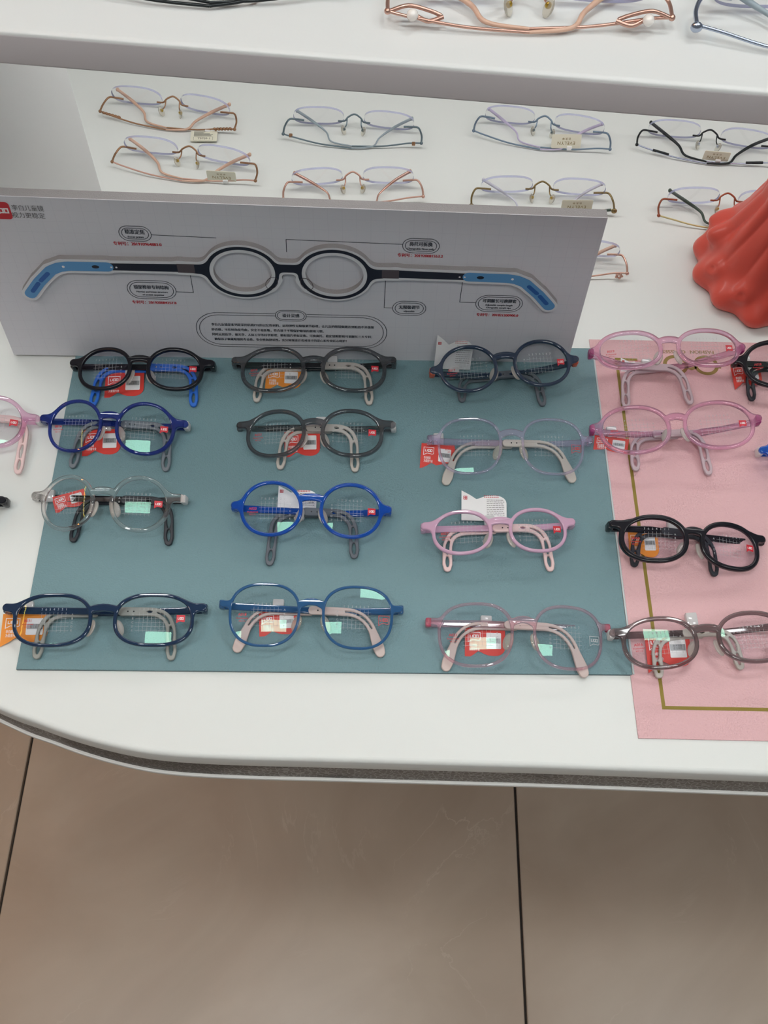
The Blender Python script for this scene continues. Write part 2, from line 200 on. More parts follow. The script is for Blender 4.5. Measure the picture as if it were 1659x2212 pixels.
def tube(pts, r, res=3, radii=None, cyclic=False, spline=True, sub=6):
    p = np.array(pts, float)
    if spline and len(p) > 2:
        q = []; n = len(p); rr = []
        rad = np.array(radii if radii is not None else [1.0] * n)
        for i in range(n - 1):
            a, b, c, d = p[max(i - 1, 0)], p[i], p[i + 1], p[min(i + 2, n - 1)]
            for t in np.linspace(0, 1, sub, endpoint=False):
                q.append(0.5 * (2 * b + (c - a) * t + (2 * a - 5 * b + 4 * c - d) * t * t + (3 * b - a - 3 * c + d) * t ** 3)); rr.append(rad[i] * (1 - t) + rad[i + 1] * t)
        q.append(p[-1]); rr.append(rad[-1]); p = np.array(q); radii = rr
    cu = bpy.data.curves.new('tube', 'CURVE'); cu.dimensions = '3D'; cu.bevel_depth = r; cu.bevel_resolution = res; cu.use_fill_caps = True
    s = cu.splines.new('POLY'); s.points.add(len(p) - 1); s.use_cyclic_u = cyclic
    for i, v in enumerate(p):
        s.points[i].co = (*v, 1)
        if radii is not None: s.points[i].radius = radii[i]
    o = bpy.data.objects.new('tmp', cu); me = bpy.data.meshes.new_from_object(o); bpy.data.objects.remove(o); bpy.data.curves.remove(cu)
    return me
def text(s, size, align='CENTER', bold=0.0, fn=None, spacing=1.0):
    cu = bpy.data.curves.new('text', 'FONT'); cu.body = s; cu.size = size; cu.align_x = align; cu.align_y = 'CENTER'; cu.space_character = spacing; cu.resolution_u = 3
    o = bpy.data.objects.new('tmp', cu); me = bpy.data.meshes.new_from_object(o); bpy.data.objects.remove(o); bpy.data.curves.remove(cu)
    if bold:
        me2 = me.copy(); move(me, dx=-bold); move(me2, dx=bold, dz=1e-6); me = join([me, me2])
    return me
def fit_width(me, wd):
    a = verts(me); x0, x1 = a[:, 0].min(), a[:, 0].max(); a[:, 0] = (a[:, 0] - (x0 + x1) / 2) * wd / (x1 - x0); setv(me, a); return me
def pydata(v, f, name='mesh'):
    me = bpy.data.meshes.new(name); me.from_pydata([tuple(x) for x in v], [], f); me.update(); return me
def ribbon(lines, wd, z=0.0):
    """flat strips along polylines"""
    V = []; Fc = []
    for ln in lines:
        p = np.array(ln, float)[:, :2]; n = len(p); closed = np.allclose(p[0], p[-1])
        for i in range(n):
            if closed: a, b = p[(i - 1) % (n - 1)], p[(i + 1) % (n - 1)]
            else: a, b = p[max(i - 1, 0)], p[min(i + 1, n - 1)]
            d0 = p[i] - a; d1 = b - p[i]; l0 = np.linalg.norm(d0); l1 = np.linalg.norm(d1)
            u = (d0 / l0 if l0 > 1e-9 else d1 / l1) ; v_ = (d1 / l1 if l1 > 1e-9 else u)
            t = u + v_; t = t / (np.linalg.norm(t) + 1e-12); nn = np.array([-t[1], t[0]]); k = wd / 2 / max(0.4, abs(float(nn @ np.array([-u[1], u[0]]))))
            V += [(*(p[i] + nn * k), z), (*(p[i] - nn * k), z)]
        b0 = len(V) - 2 * n
        for i in range(n - 1): Fc.append((b0 + 2 * i, b0 + 2 * i + 1, b0 + 2 * i + 3, b0 + 2 * i + 2))
    return pydata(V, Fc)
def join(meshes, mats=None):
    """several meshes -> one (material_index = position when mats)"""
    bm = bmesh.new()
    for i, me in enumerate(meshes):
        n0 = len(bm.faces); bm.from_mesh(me); bm.faces.ensure_lookup_table()
        for f in bm.faces[n0:]: f.material_index = i if mats else 0
        bpy.data.meshes.remove(me)
    r = bpy.data.meshes.new('joined'); bm.to_mesh(r); bm.free(); return r
def move(me, dx=0, dy=0, dz=0, rz=0.0, sx=1, sy=1, sz=1):
    a = verts(me) * [sx, sy, sz]; c, s = math.cos(rz), math.sin(rz)
    a = np.stack([a[:, 0] * c - a[:, 1] * s + dx, a[:, 0] * s + a[:, 1] * c + dy, a[:, 2] + dz], 1); setv(me, a)
    if sx * sy * sz < 0: me.flip_normals()
    return me
def box(cx, cy, cz, lx, ly, lz, bev=0.0, seg=2):
    bm = bmesh.new(); bmesh.ops.create_cube(bm, size=1)
    for v in bm.verts: v.co = Vector((cx + v.co.x * lx, cy + v.co.y * ly, cz + v.co.z * lz))
    if bev: bmesh.ops.bevel(bm, geom=list(bm.edges), offset=bev, segments=seg, affect='EDGES', profile=0.5)
    me = bpy.data.meshes.new('box'); bm.to_mesh(me); bm.free(); 
    if bev: smooth(me, 35)
    return me
def ball(c, r, u=16, v=10, rz=0.0, rx=0.0, ry=0.0):
    bm = bmesh.new(); bmesh.ops.create_uvsphere(bm, u_segments=u, v_segments=v, radius=1)
    R = Matrix.Rotation(rz, 3, 'Z') @ Matrix.Rotation(ry, 3, 'Y') @ Matrix.Rotation(rx, 3, 'X')
    for p in bm.verts: p.co = R @ Vector((p.co.x * r[0], p.co.y * r[1], p.co.z * r[2])) + Vector(c)
    me = bpy.data.meshes.new('ball'); bm.to_mesh(me); bm.free(); me.polygons.foreach_set('use_smooth', [True] * len(me.polygons)); return me
def superell(a, b, n, k=72, cx=0, cy=0):
    t = np.linspace(0, 2 * np.pi, k, endpoint=False); c, s = np.cos(t), np.sin(t)
    return np.stack([cx + a * np.sign(c) * abs(c) ** (2 / n), cy + b * np.sign(s) * abs(s) ** (2 / n)], 1)
def rrect(x0, y0, x1, y1, r, k=6):
    P = []
    for (cx, cy, a) in ((x1 - r, y1 - r, 0), (x0 + r, y1 - r, 90), (x0 + r, y0 + r, 180), (x1 - r, y0 + r, 270)):
        for i in range(k + 1): t = math.radians(a + 90 * i / k); P.append((cx + r * math.cos(t), cy + r * math.sin(t)))
    return P
# ---- outline of a field (marching squares)
def contours(fld, xs, ys, lev, step=0.0010):
    F = fld - lev; nx, ny = len(xs), len(ys); seg = {}
    ins = F < 0
    def ex(i, j): t = F[i, j] / (F[i, j] - F[i + 1, j]); return (xs[i] + t * (xs[i + 1] - xs[i]), ys[j])
    def ey(i, j): t = F[i, j] / (F[i, j] - F[i, j + 1]); return (xs[i], ys[j] + t * (ys[j + 1] - ys[j]))
    code = ins[:-1, :-1] * 1 + ins[1:, :-1] * 2 + ins[1:, 1:] * 4 + ins[:-1, 1:] * 8
    pt = {}; nxt = {}
    T = {1: [(3, 0)], 2: [(0, 1)], 3: [(3, 1)], 4: [(1, 2)], 5: [(3, 2), (1, 0)], 6: [(0, 2)], 7: [(3, 2)], 8: [(2, 3)], 9: [(2, 0)], 10: [(0, 3), (2, 1)], 11: [(2, 1)], 12: [(1, 3)], 13: [(1, 0)], 14: [(0, 3)]}
    for i, j in zip(*np.where((code > 0) & (code < 15))):
        def key(e):
            if e == 0: k = ('x', i, j); f = lambda: ex(i, j)
            elif e == 1: k = ('y', i + 1, j); f = lambda: ey(i + 1, j)
            elif e == 2: k = ('x', i, j + 1); f = lambda: ex(i, j + 1)
            else: k = ('y', i, j); f = lambda: ey(i, j)
            if k not in pt: pt[k] = f()
            return k
        for a, b in T[int(code[i, j])]: nxt[key(a)] = key(b)
    loops = []
    while nxt:
        k0 = next(iter(nxt)); lp = []; k = k0
        while k in nxt: lp.append(pt[k]); k = nxt.pop(k)
        p = np.array(lp)
        if len(p) < 12: continue
        p = (np.roll(p, 1, 0) + 2 * p + np.roll(p, -1, 0)) / 4
        d = np.linalg.norm(np.roll(p, -1, 0) - p, axis=1); s = np.concatenate([[0], np.cumsum(d)]); m = max(12, int(s[-1] / step)); q = np.linspace(0, s[-1], m, endpoint=False); pc = np.concatenate([p, p[:1]])
        loops.append(np.stack([np.interp(q, s, pc[:, 0]), np.interp(q, s, pc[:, 1])], 1))
    return loops
def smin(a, b, k): h = np.clip(0.5 + 0.5 * (b - a) / k, 0, 1); return b * (1 - h) + a * h - k * h * (1 - h)
def sd_cap(X, Y, a, b, r0, r1):
    a = np.array(a); b = np.array(b); d = b - a; t = np.clip(((X - a[0]) * d[0] + (Y - a[1]) * d[1]) / (d @ d), 0, 1)
    return np.hypot(X - a[0] - t * d[0], Y - a[1] - t * d[1]) - (r0 + (r1 - r0) * t)
def sd_sup(X, Y, a, b, n):
    x, y = abs(X) / a + 1e-6, abs(Y) / b + 1e-6; q = x ** n + y ** n; Fv = q ** (1 / n) - 1
    g = q ** (1 / n - 1) * np.hypot(x ** (n - 1) / a, y ** (n - 1) / b); return Fv / g
def strip_outline(P, hw):
    P = np.array(P); T = np.gradient(P, axis=0); T /= np.linalg.norm(T, axis=1)[:, None]; Nn = np.stack([-T[:, 1], T[:, 0]], 1); hw = np.array(hw)[:, None]
    L = P + Nn * hw; R = P - Nn * hw
    def cap(c, t, r, sgn):
        n = np.array([-t[1], t[0]]); return [c + r * (math.cos(a) * n * sgn + math.sin(a) * t * sgn) for a in np.linspace(0, math.pi, 8)[1:-1]]
    return np.array(list(L) + cap(P[-1], T[-1], hw[-1, 0], 1) + list(R[::-1]) + cap(P[0], T[0], hw[0, 0], -1))
def resample(P, step):
    P = np.array(P); s = np.concatenate([[0], np.cumsum(np.linalg.norm(np.diff(P, axis=0), axis=1))]); m = max(3, int(s[-1] / step)); q = np.linspace(0, s[-1], m); return np.stack([np.interp(q, s, P[:, k]) for k in range(P.shape[1])], 1), q

# flag emblem, drawn once: speech-flag shape with the letters L I P O
def flag_poly(wd, ht): return [(-wd / 2, ht / 2), (wd / 2, ht / 2), (wd / 2, -ht * 0.26), (wd * 0.36, -ht * 0.34), (wd * 0.10, -ht * 0.28), (-wd * 0.16, -ht * 0.26), (-wd / 2, -ht / 2)]
def letters(wd, ht):
    u = wd / 13.0; h = ht; b = -h / 2; t = h / 2
    return [[(-6.2 * u, t), (-6.2 * u, b), (-3.6 * u, b)], [(-2.4 * u, t), (-2.4 * u, b)],
            [(-0.9 * u, b - h * 0.28), (-0.9 * u, t), (2.0 * u, t), (2.0 * u, b), (-0.9 * u, b)], [(3.3 * u, t), (6.2 * u, t), (6.2 * u, b), (3.3 * u, b), (3.3 * u, t)]]
def logo_solid(wd, ht):
    a = flat([flag_poly(wd, ht)[::-1]], 0.00004); b = ribbon(letters(wd * 0.66, ht * 0.24), wd * 0.055, 0.00009); move(b, dy=ht * 0.10); return join([a, b], True)
def logo_outline(wd, ht):
    fp = flag_poly(wd, ht); a = ribbon([fp + [fp[0]]], wd * 0.05, 0.0); b = ribbon(letters(wd * 0.70, ht * 0.26), wd * 0.06, 0.0); move(b, dy=ht * 0.10); return join([a, b])

# ------------------------------------------------------------------ the setting: floor, ceiling
def stone_tile():
    m = mat('beige_marble_tile', srgb(178, 160, 142), 0.28, spec=0.5); nt = m.node_tree; N = nt.nodes; L = nt.links; b = N['Principled BSDF']
    tc = N.new('ShaderNodeTexCoord')
    n1 = N.new('ShaderNodeTexNoise'); n1.inputs['Scale'].default_value = 3.2; n1.inputs['Detail'].default_value = 6; n1.inputs['Distortion'].default_value = 1.2
    cr = N.new('ShaderNodeValToRGB'); e = cr.color_ramp.elements; e[0].position = 0.3; e[0].color = srgb(182, 163, 145); e[1].position = 0.7; e[1].color = srgb(205, 188, 170)
    n2 = N.new('ShaderNodeTexNoise'); n2.inputs['Scale'].default_value = 3.4; n2.inputs['Detail'].default_value = 7; n2.inputs['Distortion'].default_value = 2.0; n2.inputs['Roughness'].default_value = 0.55
    v = N.new('ShaderNodeValToRGB'); ve = v.color_ramp.elements; ve[0].position = 0.492; ve[0].color = (0, 0, 0, 1); ve[1].position = 0.508; ve[1].color = (0, 0, 0, 1); x = v.color_ramp.elements.new(0.5); x.color = (1, 1, 1, 1)
    n3 = N.new('ShaderNodeTexNoise'); n3.inputs['Scale'].default_value = 5; r3 = N.new('ShaderNodeMapRange'); r3.inputs['From Min'].default_value = 0.5; r3.inputs['From Max'].default_value = 0.75
    mu = N.new('ShaderNodeMath'); mu.operation = 'MULTIPLY'; m2 = N.new('ShaderNodeMath'); m2.operation = 'MULTIPLY'; m2.inputs[1].default_value = 0.5
    mx = N.new('ShaderNodeMix'); mx.data_type = 'RGBA'; mx.inputs['B'].default_value = srgb(226, 213, 198)
    for q in (n1, n2, n3): L.new(tc.outputs['Object'], q.inputs['Vector'])
    L.new(n1.outputs['Fac'], cr.inputs[0]); L.new(n2.outputs['Fac'], v.inputs[0]); L.new(n3.outputs['Fac'], r3.inputs['Value']); L.new(v.outputs[0], mu.inputs[0]); L.new(r3.outputs[0], mu.inputs[1]); L.new(mu.outputs[0], m2.inputs[0])
    L.new(m2.outputs[0], mx.inputs['Factor']); L.new(cr.outputs[0], mx.inputs['A']); L.new(mx.outputs['Result'], b.inputs['Base Color']); return m
floor = obj('floor', box(0, 0.3, FLOOR_Z - 0.03, 4.6, 4.6, 0.04), mat('dark_grout', srgb(66, 60, 56), 0.8), kind='structure')
TILE = stone_tile(); T_W = 0.7505; T_L = 1.5; tile_me = box(0, 0, 0, T_W - 0.004, T_L - 0.004, 0.010, 0.0012, 1); tile_me.materials.append(TILE)
for i in range(-3, 4):
    for j in range(-2, 2):
        t = bpy.data.objects.new('tile', tile_me); link(t, floor); t.rotation_euler = (0, 0, -0.0136)
        cx = 0.2295 + (i - 0.5) * T_W + 0.0136 * (0.1 + j * T_L) ; t.location = (cx, 0.42 + j * T_L + (0.0 if i % 2 else 0.0), FLOOR_Z - 0.0055)
ceiling = obj('ceiling', box(0, 0.3, CEIL_Z + 0.05, 4.6, 4.6, 0.1), mat('white_ceiling', srgb(200, 202, 202), 0.8), kind='structure')
PANEL = emit('panel_light', (0.97, 1.0, 0.99, 1), PANEL_POWER)
panel_frame = mat('white_lamp_frame', srgb(230, 230, 230), 0.4)
frame_me = flat([rrect(-0.24, -0.13, 0.24, 0.13, 0.01), rrect(-0.205, -0.098, 0.205, 0.098, 0.005)[::-1]], 0.012); frame_me.materials.append(panel_frame)
diff_me = box(0, 0, 0, 0.42, 0.2, 0.012); diff_me.materials.append(PANEL)
PANELS = [(-0.95, -0.05, 'left of the counter front'), (-0.20, 0.12, 'above the counter front'), (0.50, 0.74, 'above the upper shelf edge'), (1.15, 0.05, 'right of the counter front'), (0.55, -0.50, 'behind the viewer at right'), (-0.25, -0.60, 'added behind the viewer at left to brighten the sign')]  # rear left panel is unseen, added to brighten the sign and shelf front
for px, py, wh in PANELS:
    t = thing('ceiling_light', 'oblong white ceiling light panel ' + wh, 'ceiling light', loc=(px, py, CEIL_Z - 0.012), group='ceiling light panels')
    f = bpy.data.objects.new('frame', frame_me); link(f, t); d = bpy.data.objects.new('diffuser', diff_me); link(d, t)

cv = thing('cove_light', 'thin warm orange light line running along the ceiling at the left', 'lamp', loc=(-1.6, 0.6, CEIL_Z))
obj('channel', smooth(tube([(-0.10, -1.4, -0.004), (-0.06, -0.8, -0.004), (0.02, 0.0, -0.004), (0.06, 0.6, -0.004), (0.10, 1.2, -0.004)], 0.018), 60), panel_frame, cv)
obj('glowing_line', smooth(tube([(-0.10, -1.4, -0.020), (-0.06, -0.8, -0.020), (0.02, 0.0, -0.020), (0.06, 0.6, -0.020), (0.10, 1.2, -0.020)], 0.011), 60), emit('warm_line_glow', (1.0, 0.40, 0.08, 1), 30.0), cv)

# ------------------------------------------------------------------ the display counter
cnt = thing('display_counter', 'white display counter with a rounded left end and a grey groove along its edge', 'counter', loc=(0, 0, FLOOR_Z))
def counter_outline(inset=0.0):
    fr = [(-0.62, 1.08), (-0.60, 0.80), (-0.55, 0.60), (-0.485, 0.45), (-0.42, 0.36), (-0.35, 0.292), (-0.30, 0.2605), (-0.2554, 0.2392), (-0.2295, 0.2300), (-0.2044, 0.2215), (-0.1714, 0.2130), (-0.1391, 0.2080), (-0.0915, 0.2055), (-0.03, 0.2043), (0.0133, 0.2034), (0.08, 0.2020), (0.1453, 0.2005), (0.2769, 0.1964), (0.6, 0.186), (1.15, 0.168), (1.15, 1.08)]
    p = np.array(fr, float)
    q = []
    for i in range(len(p) - 1):                       # smooth the curved end
        a, b, c, d = p[max(i - 1, 0)], p[i], p[i + 1], p[min(i + 2, len(p) - 1)]
        for t in np.linspace(0, 1, 6, endpoint=False): q.append(0.5 * (2 * b + (c - a) * t + (2 * a - 5 * b + 4 * c - d) * t * t + (3 * b - a - 3 * c + d) * t ** 3) if 0 < i < len(p) - 3 else b * (1 - t) + c * t)
    q.append(p[-1]); q = np.array(q)
    if inset:
        c = np.gradient(q, axis=0); c /= np.linalg.norm(c, axis=1)[:, None]; nn = np.stack([-c[:, 1], c[:, 0]], 1); q = q + nn * inset
    return q
def slab(inset, z0, z1, bev, m, name, label=None):
    me = flat([counter_outline(inset + bev)], (z1 - z0) / 2 - bev, bev, 3); shift(me, (z0 + z1) / 2 - FLOOR_Z); smooth(me, 50); return obj(name, me, m, cnt, label)
slab(0.0, -0.020, 0.0, 0.0035, M['white'], 'counter_top')
groove = mat('grey_glue_residue', srgb(128, 124, 120), 0.6); nt = groove.node_tree
_tc = nt.nodes.new('ShaderNodeTexCoord'); _v = nt.nodes.new('ShaderNodeTexVoronoi'); _v.feature = 'DISTANCE_TO_EDGE'; _v.inputs['Scale'].default_value = 260
_r = nt.nodes.new('ShaderNodeValToRGB'); _r.color_ramp.elements[0].color = srgb(176, 172, 168); _r.color_ramp.elements[1].color = srgb(122, 116, 110); _r.color_ramp.elements[1].position = 0.12
_n = nt.nodes.new('ShaderNodeTexNoise'); _n.inputs['Scale'].default_value = 11; _n.inputs['Detail'].default_value = 2
_r2 = nt.nodes.new('ShaderNodeValToRGB'); _r2.color_ramp.elements[0].position = 0.42; _r2.color_ramp.elements[0].color = srgb(108, 100, 92); _r2.color_ramp.elements[1].position = 0.5; _r2.color_ramp.elements[1].color = (1, 1, 1, 1)
_m = nt.nodes.new('ShaderNodeMix'); _m.data_type = 'RGBA'; _m.blend_type = 'MULTIPLY'; _m.inputs['Factor'].default_value = 0.55
nt.links.new(_tc.outputs['Object'], _v.inputs['Vector']); nt.links.new(_tc.outputs['Object'], _n.inputs['Vector']); nt.links.new(_v.outputs['Distance'], _r.inputs[0]); nt.links.new(_n.outputs['Fac'], _r2.inputs[0]); nt.links.new(_r.outputs[0], _m.inputs['A']); nt.links.new(_r2.outputs[0], _m.inputs['B']); nt.links.new(_m.outputs['Result'], nt.nodes['Principled BSDF'].inputs['Base Color'])
slab(0.0018, -0.049, -0.0195, 0.0005, groove, 'edge_strip', 'grey strip stained with old glue in the counter edge')
slab(-0.0004, -0.0525, -0.0486, 0.0008, M['white_edge'], 'lower_lip')
obj('base_cabinet', box(0.3, 0.86, 0.41, 1.5, 0.44, 0.83, 0.004), M['panel'], cnt)

# ------------------------------------------------------------------ upper shelf
sh = thing('upper_shelf', 'thick white upper shelf across the top with a grey shaded front edge', 'shelf', loc=(0, 0.7, 0.0))
def at_shelf(x): return 0.4340 - 0.0947 * (x - 0.0054)
pts = [(-0.75, at_shelf(-0.75)), (0.85, at_shelf(0.85)), (0.85, 1.05), (-0.75, 1.05)]
me = flat([pts], 0.0075, 0.0025, 3); a = verts(me); a[:, 1] -= 0.7; a[:, 2] += SHELF_Z - 0.010; setv(me, a); smooth(me, 50); obj('shelf_board', me, M['shelf'], sh)
me = flat([[(-0.75, at_shelf(-0.75) - 0.0012), (0.85, at_shelf(0.85) - 0.0012), (0.85, at_shelf(0.85) + 0.004), (-0.75, at_shelf(-0.75) + 0.004)]], 0.0073, 0.0015, 3); a = verts(me); a[:, 1] -= 0.7; a[:, 2] += SHELF_Z - 0.0105; setv(me, a); smooth(me, 50); obj('shaded_front_edge', me, mat('grey_white_shaded_edge', srgb(196, 191, 193), 0.5), sh, 'greyish front edge of the shelf with its shade put into the colour')  # strip over the white board; shade of the front face is put into its grey
def upright(x0, y0, x1, y1, th, z0, z1):
    d = Vector((x1 - x0, y1 - y0)); L_ = d.length; me = box(L_ / 2, th / 2, (z0 + z1) / 2, L_, th, z1 - z0, 0.0015)
    return move(me, dx=x0, dy=y0 - 0.7, rz=math.atan2(d.y, d.x))
obj('side_panel', upright(-0.2800, 0.5712, -0.2248, 0.6612, 0.018, 0.0, SHELF_Z - 0.0205), M['panel'], sh)
obj('back_bounce_panel', box(0.05, 1.05 - 0.7, (SHELF_Z - 0.02) / 2, 1.5, 0.015, SHELF_Z - 0.0205, 0.001), M['panel'], sh)  # unseen from the camera, added to bounce light under the shelf
sl = thing('strip_light', 'slim white strip lamp under the upper shelf', 'lamp', loc=(0.12, 0.725, SHELF_Z - 0.0205))
obj('housing', box(0, 0, -0.006, 0.66 * 2 - 0.02, 0.062, 0.011, 0.002), panel_frame, sl)
obj('diffuser', box(0, 0, -0.015, 1.28, 0.052, 0.008, 0.002), emit('strip_glow', (1.0, 0.985, 0.96, 1), STRIP_POWER), sl)

# ------------------------------------------------------------------ mats
tm = thing('display_mat', 'teal leatherette display mat lying in the middle of the counter', 'mat', loc=(-0.029, 0.42, 0))
me = flat([[(-0.2194, -0.1519), (0.2199, -0.1519), (0.2202, 0.1445), (-0.2194, 0.1445)]], 0.0006, 0.0003, 1); shift(me, 0.0017); obj('leatherette', me, M['teal'], tm)
me = flat([[(-0.2196, -0.1521), (0.2201, -0.1521), (0.2204, 0.1447), (-0.2196, 0.1447)]], 0.0004); shift(me, 0.0004); obj('backing', me, M['mat_edge_teal'], tm, 'dark grey edge of the mat')
obj('pale_edge', box(0.2213, -0.0040, 0.0013, 0.0014, 0.2955, 0.0024, 0.0003, 1), mat('pale_mat_edge', srgb(196, 204, 204), 0.7), tm, 'pale cut edge along the right side of the mat')
pm = thing('display_mat', 'pink leatherette display mat with a gold border at the right', 'mat', loc=(0.36, 0.40, 0))
PMX0, PMX1, PMY0, PMY1 = 0.1905 - 0.36, 0.545 - 0.36, 0.2217 - 0.40, 0.5756 - 0.40
me = flat([[(PMX0, PMY0), (PMX1, PMY0 - 0.005), (PMX1, PMY1 - 0.003), (PMX0, PMY1)]], 0.0003, 0.0002, 1); shift(me, 0.0007); obj('leatherette', me, M['pinkmat'], pm)
bx0, by0, by1 = 0.2116 - 0.36, 0.2437 - 0.40, 0.5545 - 0.40
me = ribbon([[(bx0 + 0.018, by1 - 0.0005), (bx0, by1), (bx0 - 0.0006, by0), (bx0 + 0.28, by0 - 0.003)]], 0.0026, 0.00135); obj('gold_border', me, M['gold_print'], pm, 'gold border line printed near the mat edge')
me = join([move(fit_width(text('FASHION', 0.0050, bold=0.0001), 0.0205), dx=-0.0117), move(fit_width(text('GLASSES', 0.0050, bold=0.0001), 0.0205), dx=0.0127)])
obj('printed_lettering', move(me, dx=0.2748 - 0.36, dy=0.5634 - 0.40, dz=0.00135, rz=math.pi), M['olive_print'], pm, 'olive lettering printed upside down')
g = [superell(0.0092, 0.0090, 2.0, 40, -0.0131), superell(0.0092, 0.0090, 2.0, 40, 0.0131)]
me = ribbon([list(map(tuple, q)) + [tuple(q[0])] for q in g] + [[(-0.0045, 0.002), (0, 0.0040), (0.0045, 0.002)], [(-0.0215, 0.001), (-0.0256, 0.002)], [(0.0215, 0.001), (0.0256, 0.002)]], 0.0031, 0.00135)
obj('printed_emblem', move(me, dx=0.2750 - 0.36, dy=0.5490 - 0.40, rz=math.pi), M['olive_print'], pm, 'olive spectacle emblem printed upside down')

# ------------------------------------------------------------------ printed foam sign
SX0, SX1, SH = -0.3005, 0.1690, 0.1665
sg_ = thing('product_sign', 'white foam board sign with a raised spectacle picture standing behind the teal mat', 'sign', loc=(0, 0.549, 0.0026))
# sign space: x along the board, y up; placed upright with its print facing the viewer
def to_sign(me, depth):
    a = verts(me); u = (a[:, 0] - SX0) / (SX1 - SX0); top = np.clip(a[:, 1] / SH, -0.1, 1.2)
    lean = (1 - u) * 0.011 * top                                  # the left end of the board leans back a little
    a = np.stack([a[:, 0], -(depth + a[:, 2]) + lean, a[:, 1] * (1 + 0.012 * (0.5 - u)) - 0.0026 * 0], 1); setv(me, a); return me
def on_sign(name, me, m, d=0.0, label=None, parent=None):
    return obj(name, to_sign(me, d), m, parent or sg_, label)
def board_mesh(z0, z1):
    bm = bmesh.new(); nx, ny = 24, 8
    def g(z): return [[bm.verts.new((SX0 + (SX1 - SX0) * i / nx, SH * j / ny, z)) for i in range(nx + 1)] for j in range(ny + 1)]
    T, B = g(z1), g(z0)
    for j in range(ny):
        for i in range(nx): bm.faces.new((T[j][i], T[j][i + 1], T[j + 1][i + 1], T[j + 1][i])); bm.faces.new((B[j][i], B[j + 1][i], B[j + 1][i + 1], B[j][i + 1]))
    for i in range(nx): bm.faces.new((T[0][i], B[0][i], B[0][i + 1], T[0][i + 1])); bm.faces.new((T[ny][i], T[ny][i + 1], B[ny][i + 1], B[ny][i]))
    for j in range(ny): bm.faces.new((T[j][0], T[j + 1][0], B[j + 1][0], B[j][0])); bm.faces.new((T[j][nx], B[j][nx], B[j + 1][nx], T[j + 1][nx]))
    me = bpy.data.meshes.new('board'); bm.to_mesh(me); bm.free(); return me
on_sign('foam_core', board_mesh(-0.0085, -0.0006), M['foam_edge'], 0, 'grey cut edge of the foam board')
paper = mat('printed_paper', srgb(222, 221, 226), 0.5); nt = paper.node_tree; N_ = nt.nodes; L_ = nt.links
tc = N_.new('ShaderNodeTexCoord'); sx = N_.new('ShaderNodeSeparateXYZ'); L_.new(tc.outputs['Object'], sx.inputs[0]); mxs = []
for ax in ('X', 'Z'):
    fr = N_.new('ShaderNodeMath'); fr.operation = 'PINGPONG'; fr.inputs[1].default_value = 0.0052; L_.new(sx.outputs[ax], fr.inputs[0])
    lt = N_.new('ShaderNodeMath'); lt.operation = 'LESS_THAN'; lt.inputs[1].default_value = 0.00022; L_.new(fr.outputs[0], lt.inputs[0]); mxs.append(lt)
mm = N_.new('ShaderNodeMath'); mm.operation = 'MAXIMUM'; L_.new(mxs[0].outputs[0], mm.inputs[0]); L_.new(mxs[1].outputs[0], mm.inputs[1])
mc = N_.new('ShaderNodeMix'); mc.data_type = 'RGBA'; mc.inputs['A'].default_value = srgb(222, 221, 226); mc.inputs['B'].default_value = srgb(217, 216, 222); L_.new(mm.outputs[0], mc.inputs['Factor']); L_.new(mc.outputs['Result'], N_['Principled BSDF'].inputs['Base Color'])
on_sign('printed_face', board_mesh(-0.0006, 0.0), paper)
# raised cut-out spectacles
def sdf_spectacles(X, Y, grow, holes):
    d = None
    for cx in (-0.0973, -0.0273):
        e = sd_sup(X - cx, Y - 0.1045, 0.0278, 0.0262, 2.05); d = e if d is None else smin(d, e, 0.003)
    d = smin(d, sd_cap(X, Y, (-0.071, 0.110), (-0.053, 0.110), 0.0042, 0.0042), 0.004)
    for s, cx in ((-1, -0.0973), (1, -0.0273)):
        d = smin(d, sd_cap(X, Y, (cx + s * 0.024, 0.1065), (cx + s * 0.047, 0.1075), 0.0055, 0.0052), 0.006)
        x1 = cx + s * 0.047; x2 = cx + s * 0.102
        d = smin(d, sd_cap(X, Y, (x1, 0.1075), (x2, 0.1070), 0.0046, 0.0042), 0.002)
        tp = [(x2, 0.1065), (x2 + s * 0.034, 0.1060), (x2 + s * 0.044, 0.1015), (x2 + s * 0.056, 0.0890), (x2 + s * 0.066, 0.0760)]
        for i in range(4): d = np.minimum(d, sd_cap(X, Y, tp[i], tp[i + 1], 0.0052, 0.0050))
        d = np.minimum(d, sd_cap(X, Y, (cx - s * 0.0235, 0.098), (cx - s * 0.019, 0.0905), 0.0048, 0.0050) - 0.0)
    d = d - grow
    if holes:
        for cx in (-0.0973, -0.0273): d = np.maximum(d, -(sd_sup(X - cx, Y - 0.1045, 0.0238 - grow, 0.0222 - grow, 2.05)))
    return d
xs = np.arange(-0.285, 0.16, 0.0008); ys = np.arange(0.062, 0.142, 0.0008); XX, YY = np.meshgrid(xs, ys, indexing='ij')
lp = contours(sdf_spectacles(XX, YY, 0.0018, True), xs, ys, 0.0)
cutm = flat(lp, 0.0022); cutm.polygons.foreach_set('material_index', [0 if abs(p.normal.z) > 0.5 else 1 for p in cutm.polygons])
cut = on_sign('raised_cutout', cutm, [M['foam'], M['foam_edge']], 0.0022, 'white raised cut-out under the spectacle picture')
def prn(loops, m, d, label=None, name='printed_shape'): return on_sign(name, flat(loops, 0.00006), m, d, label)
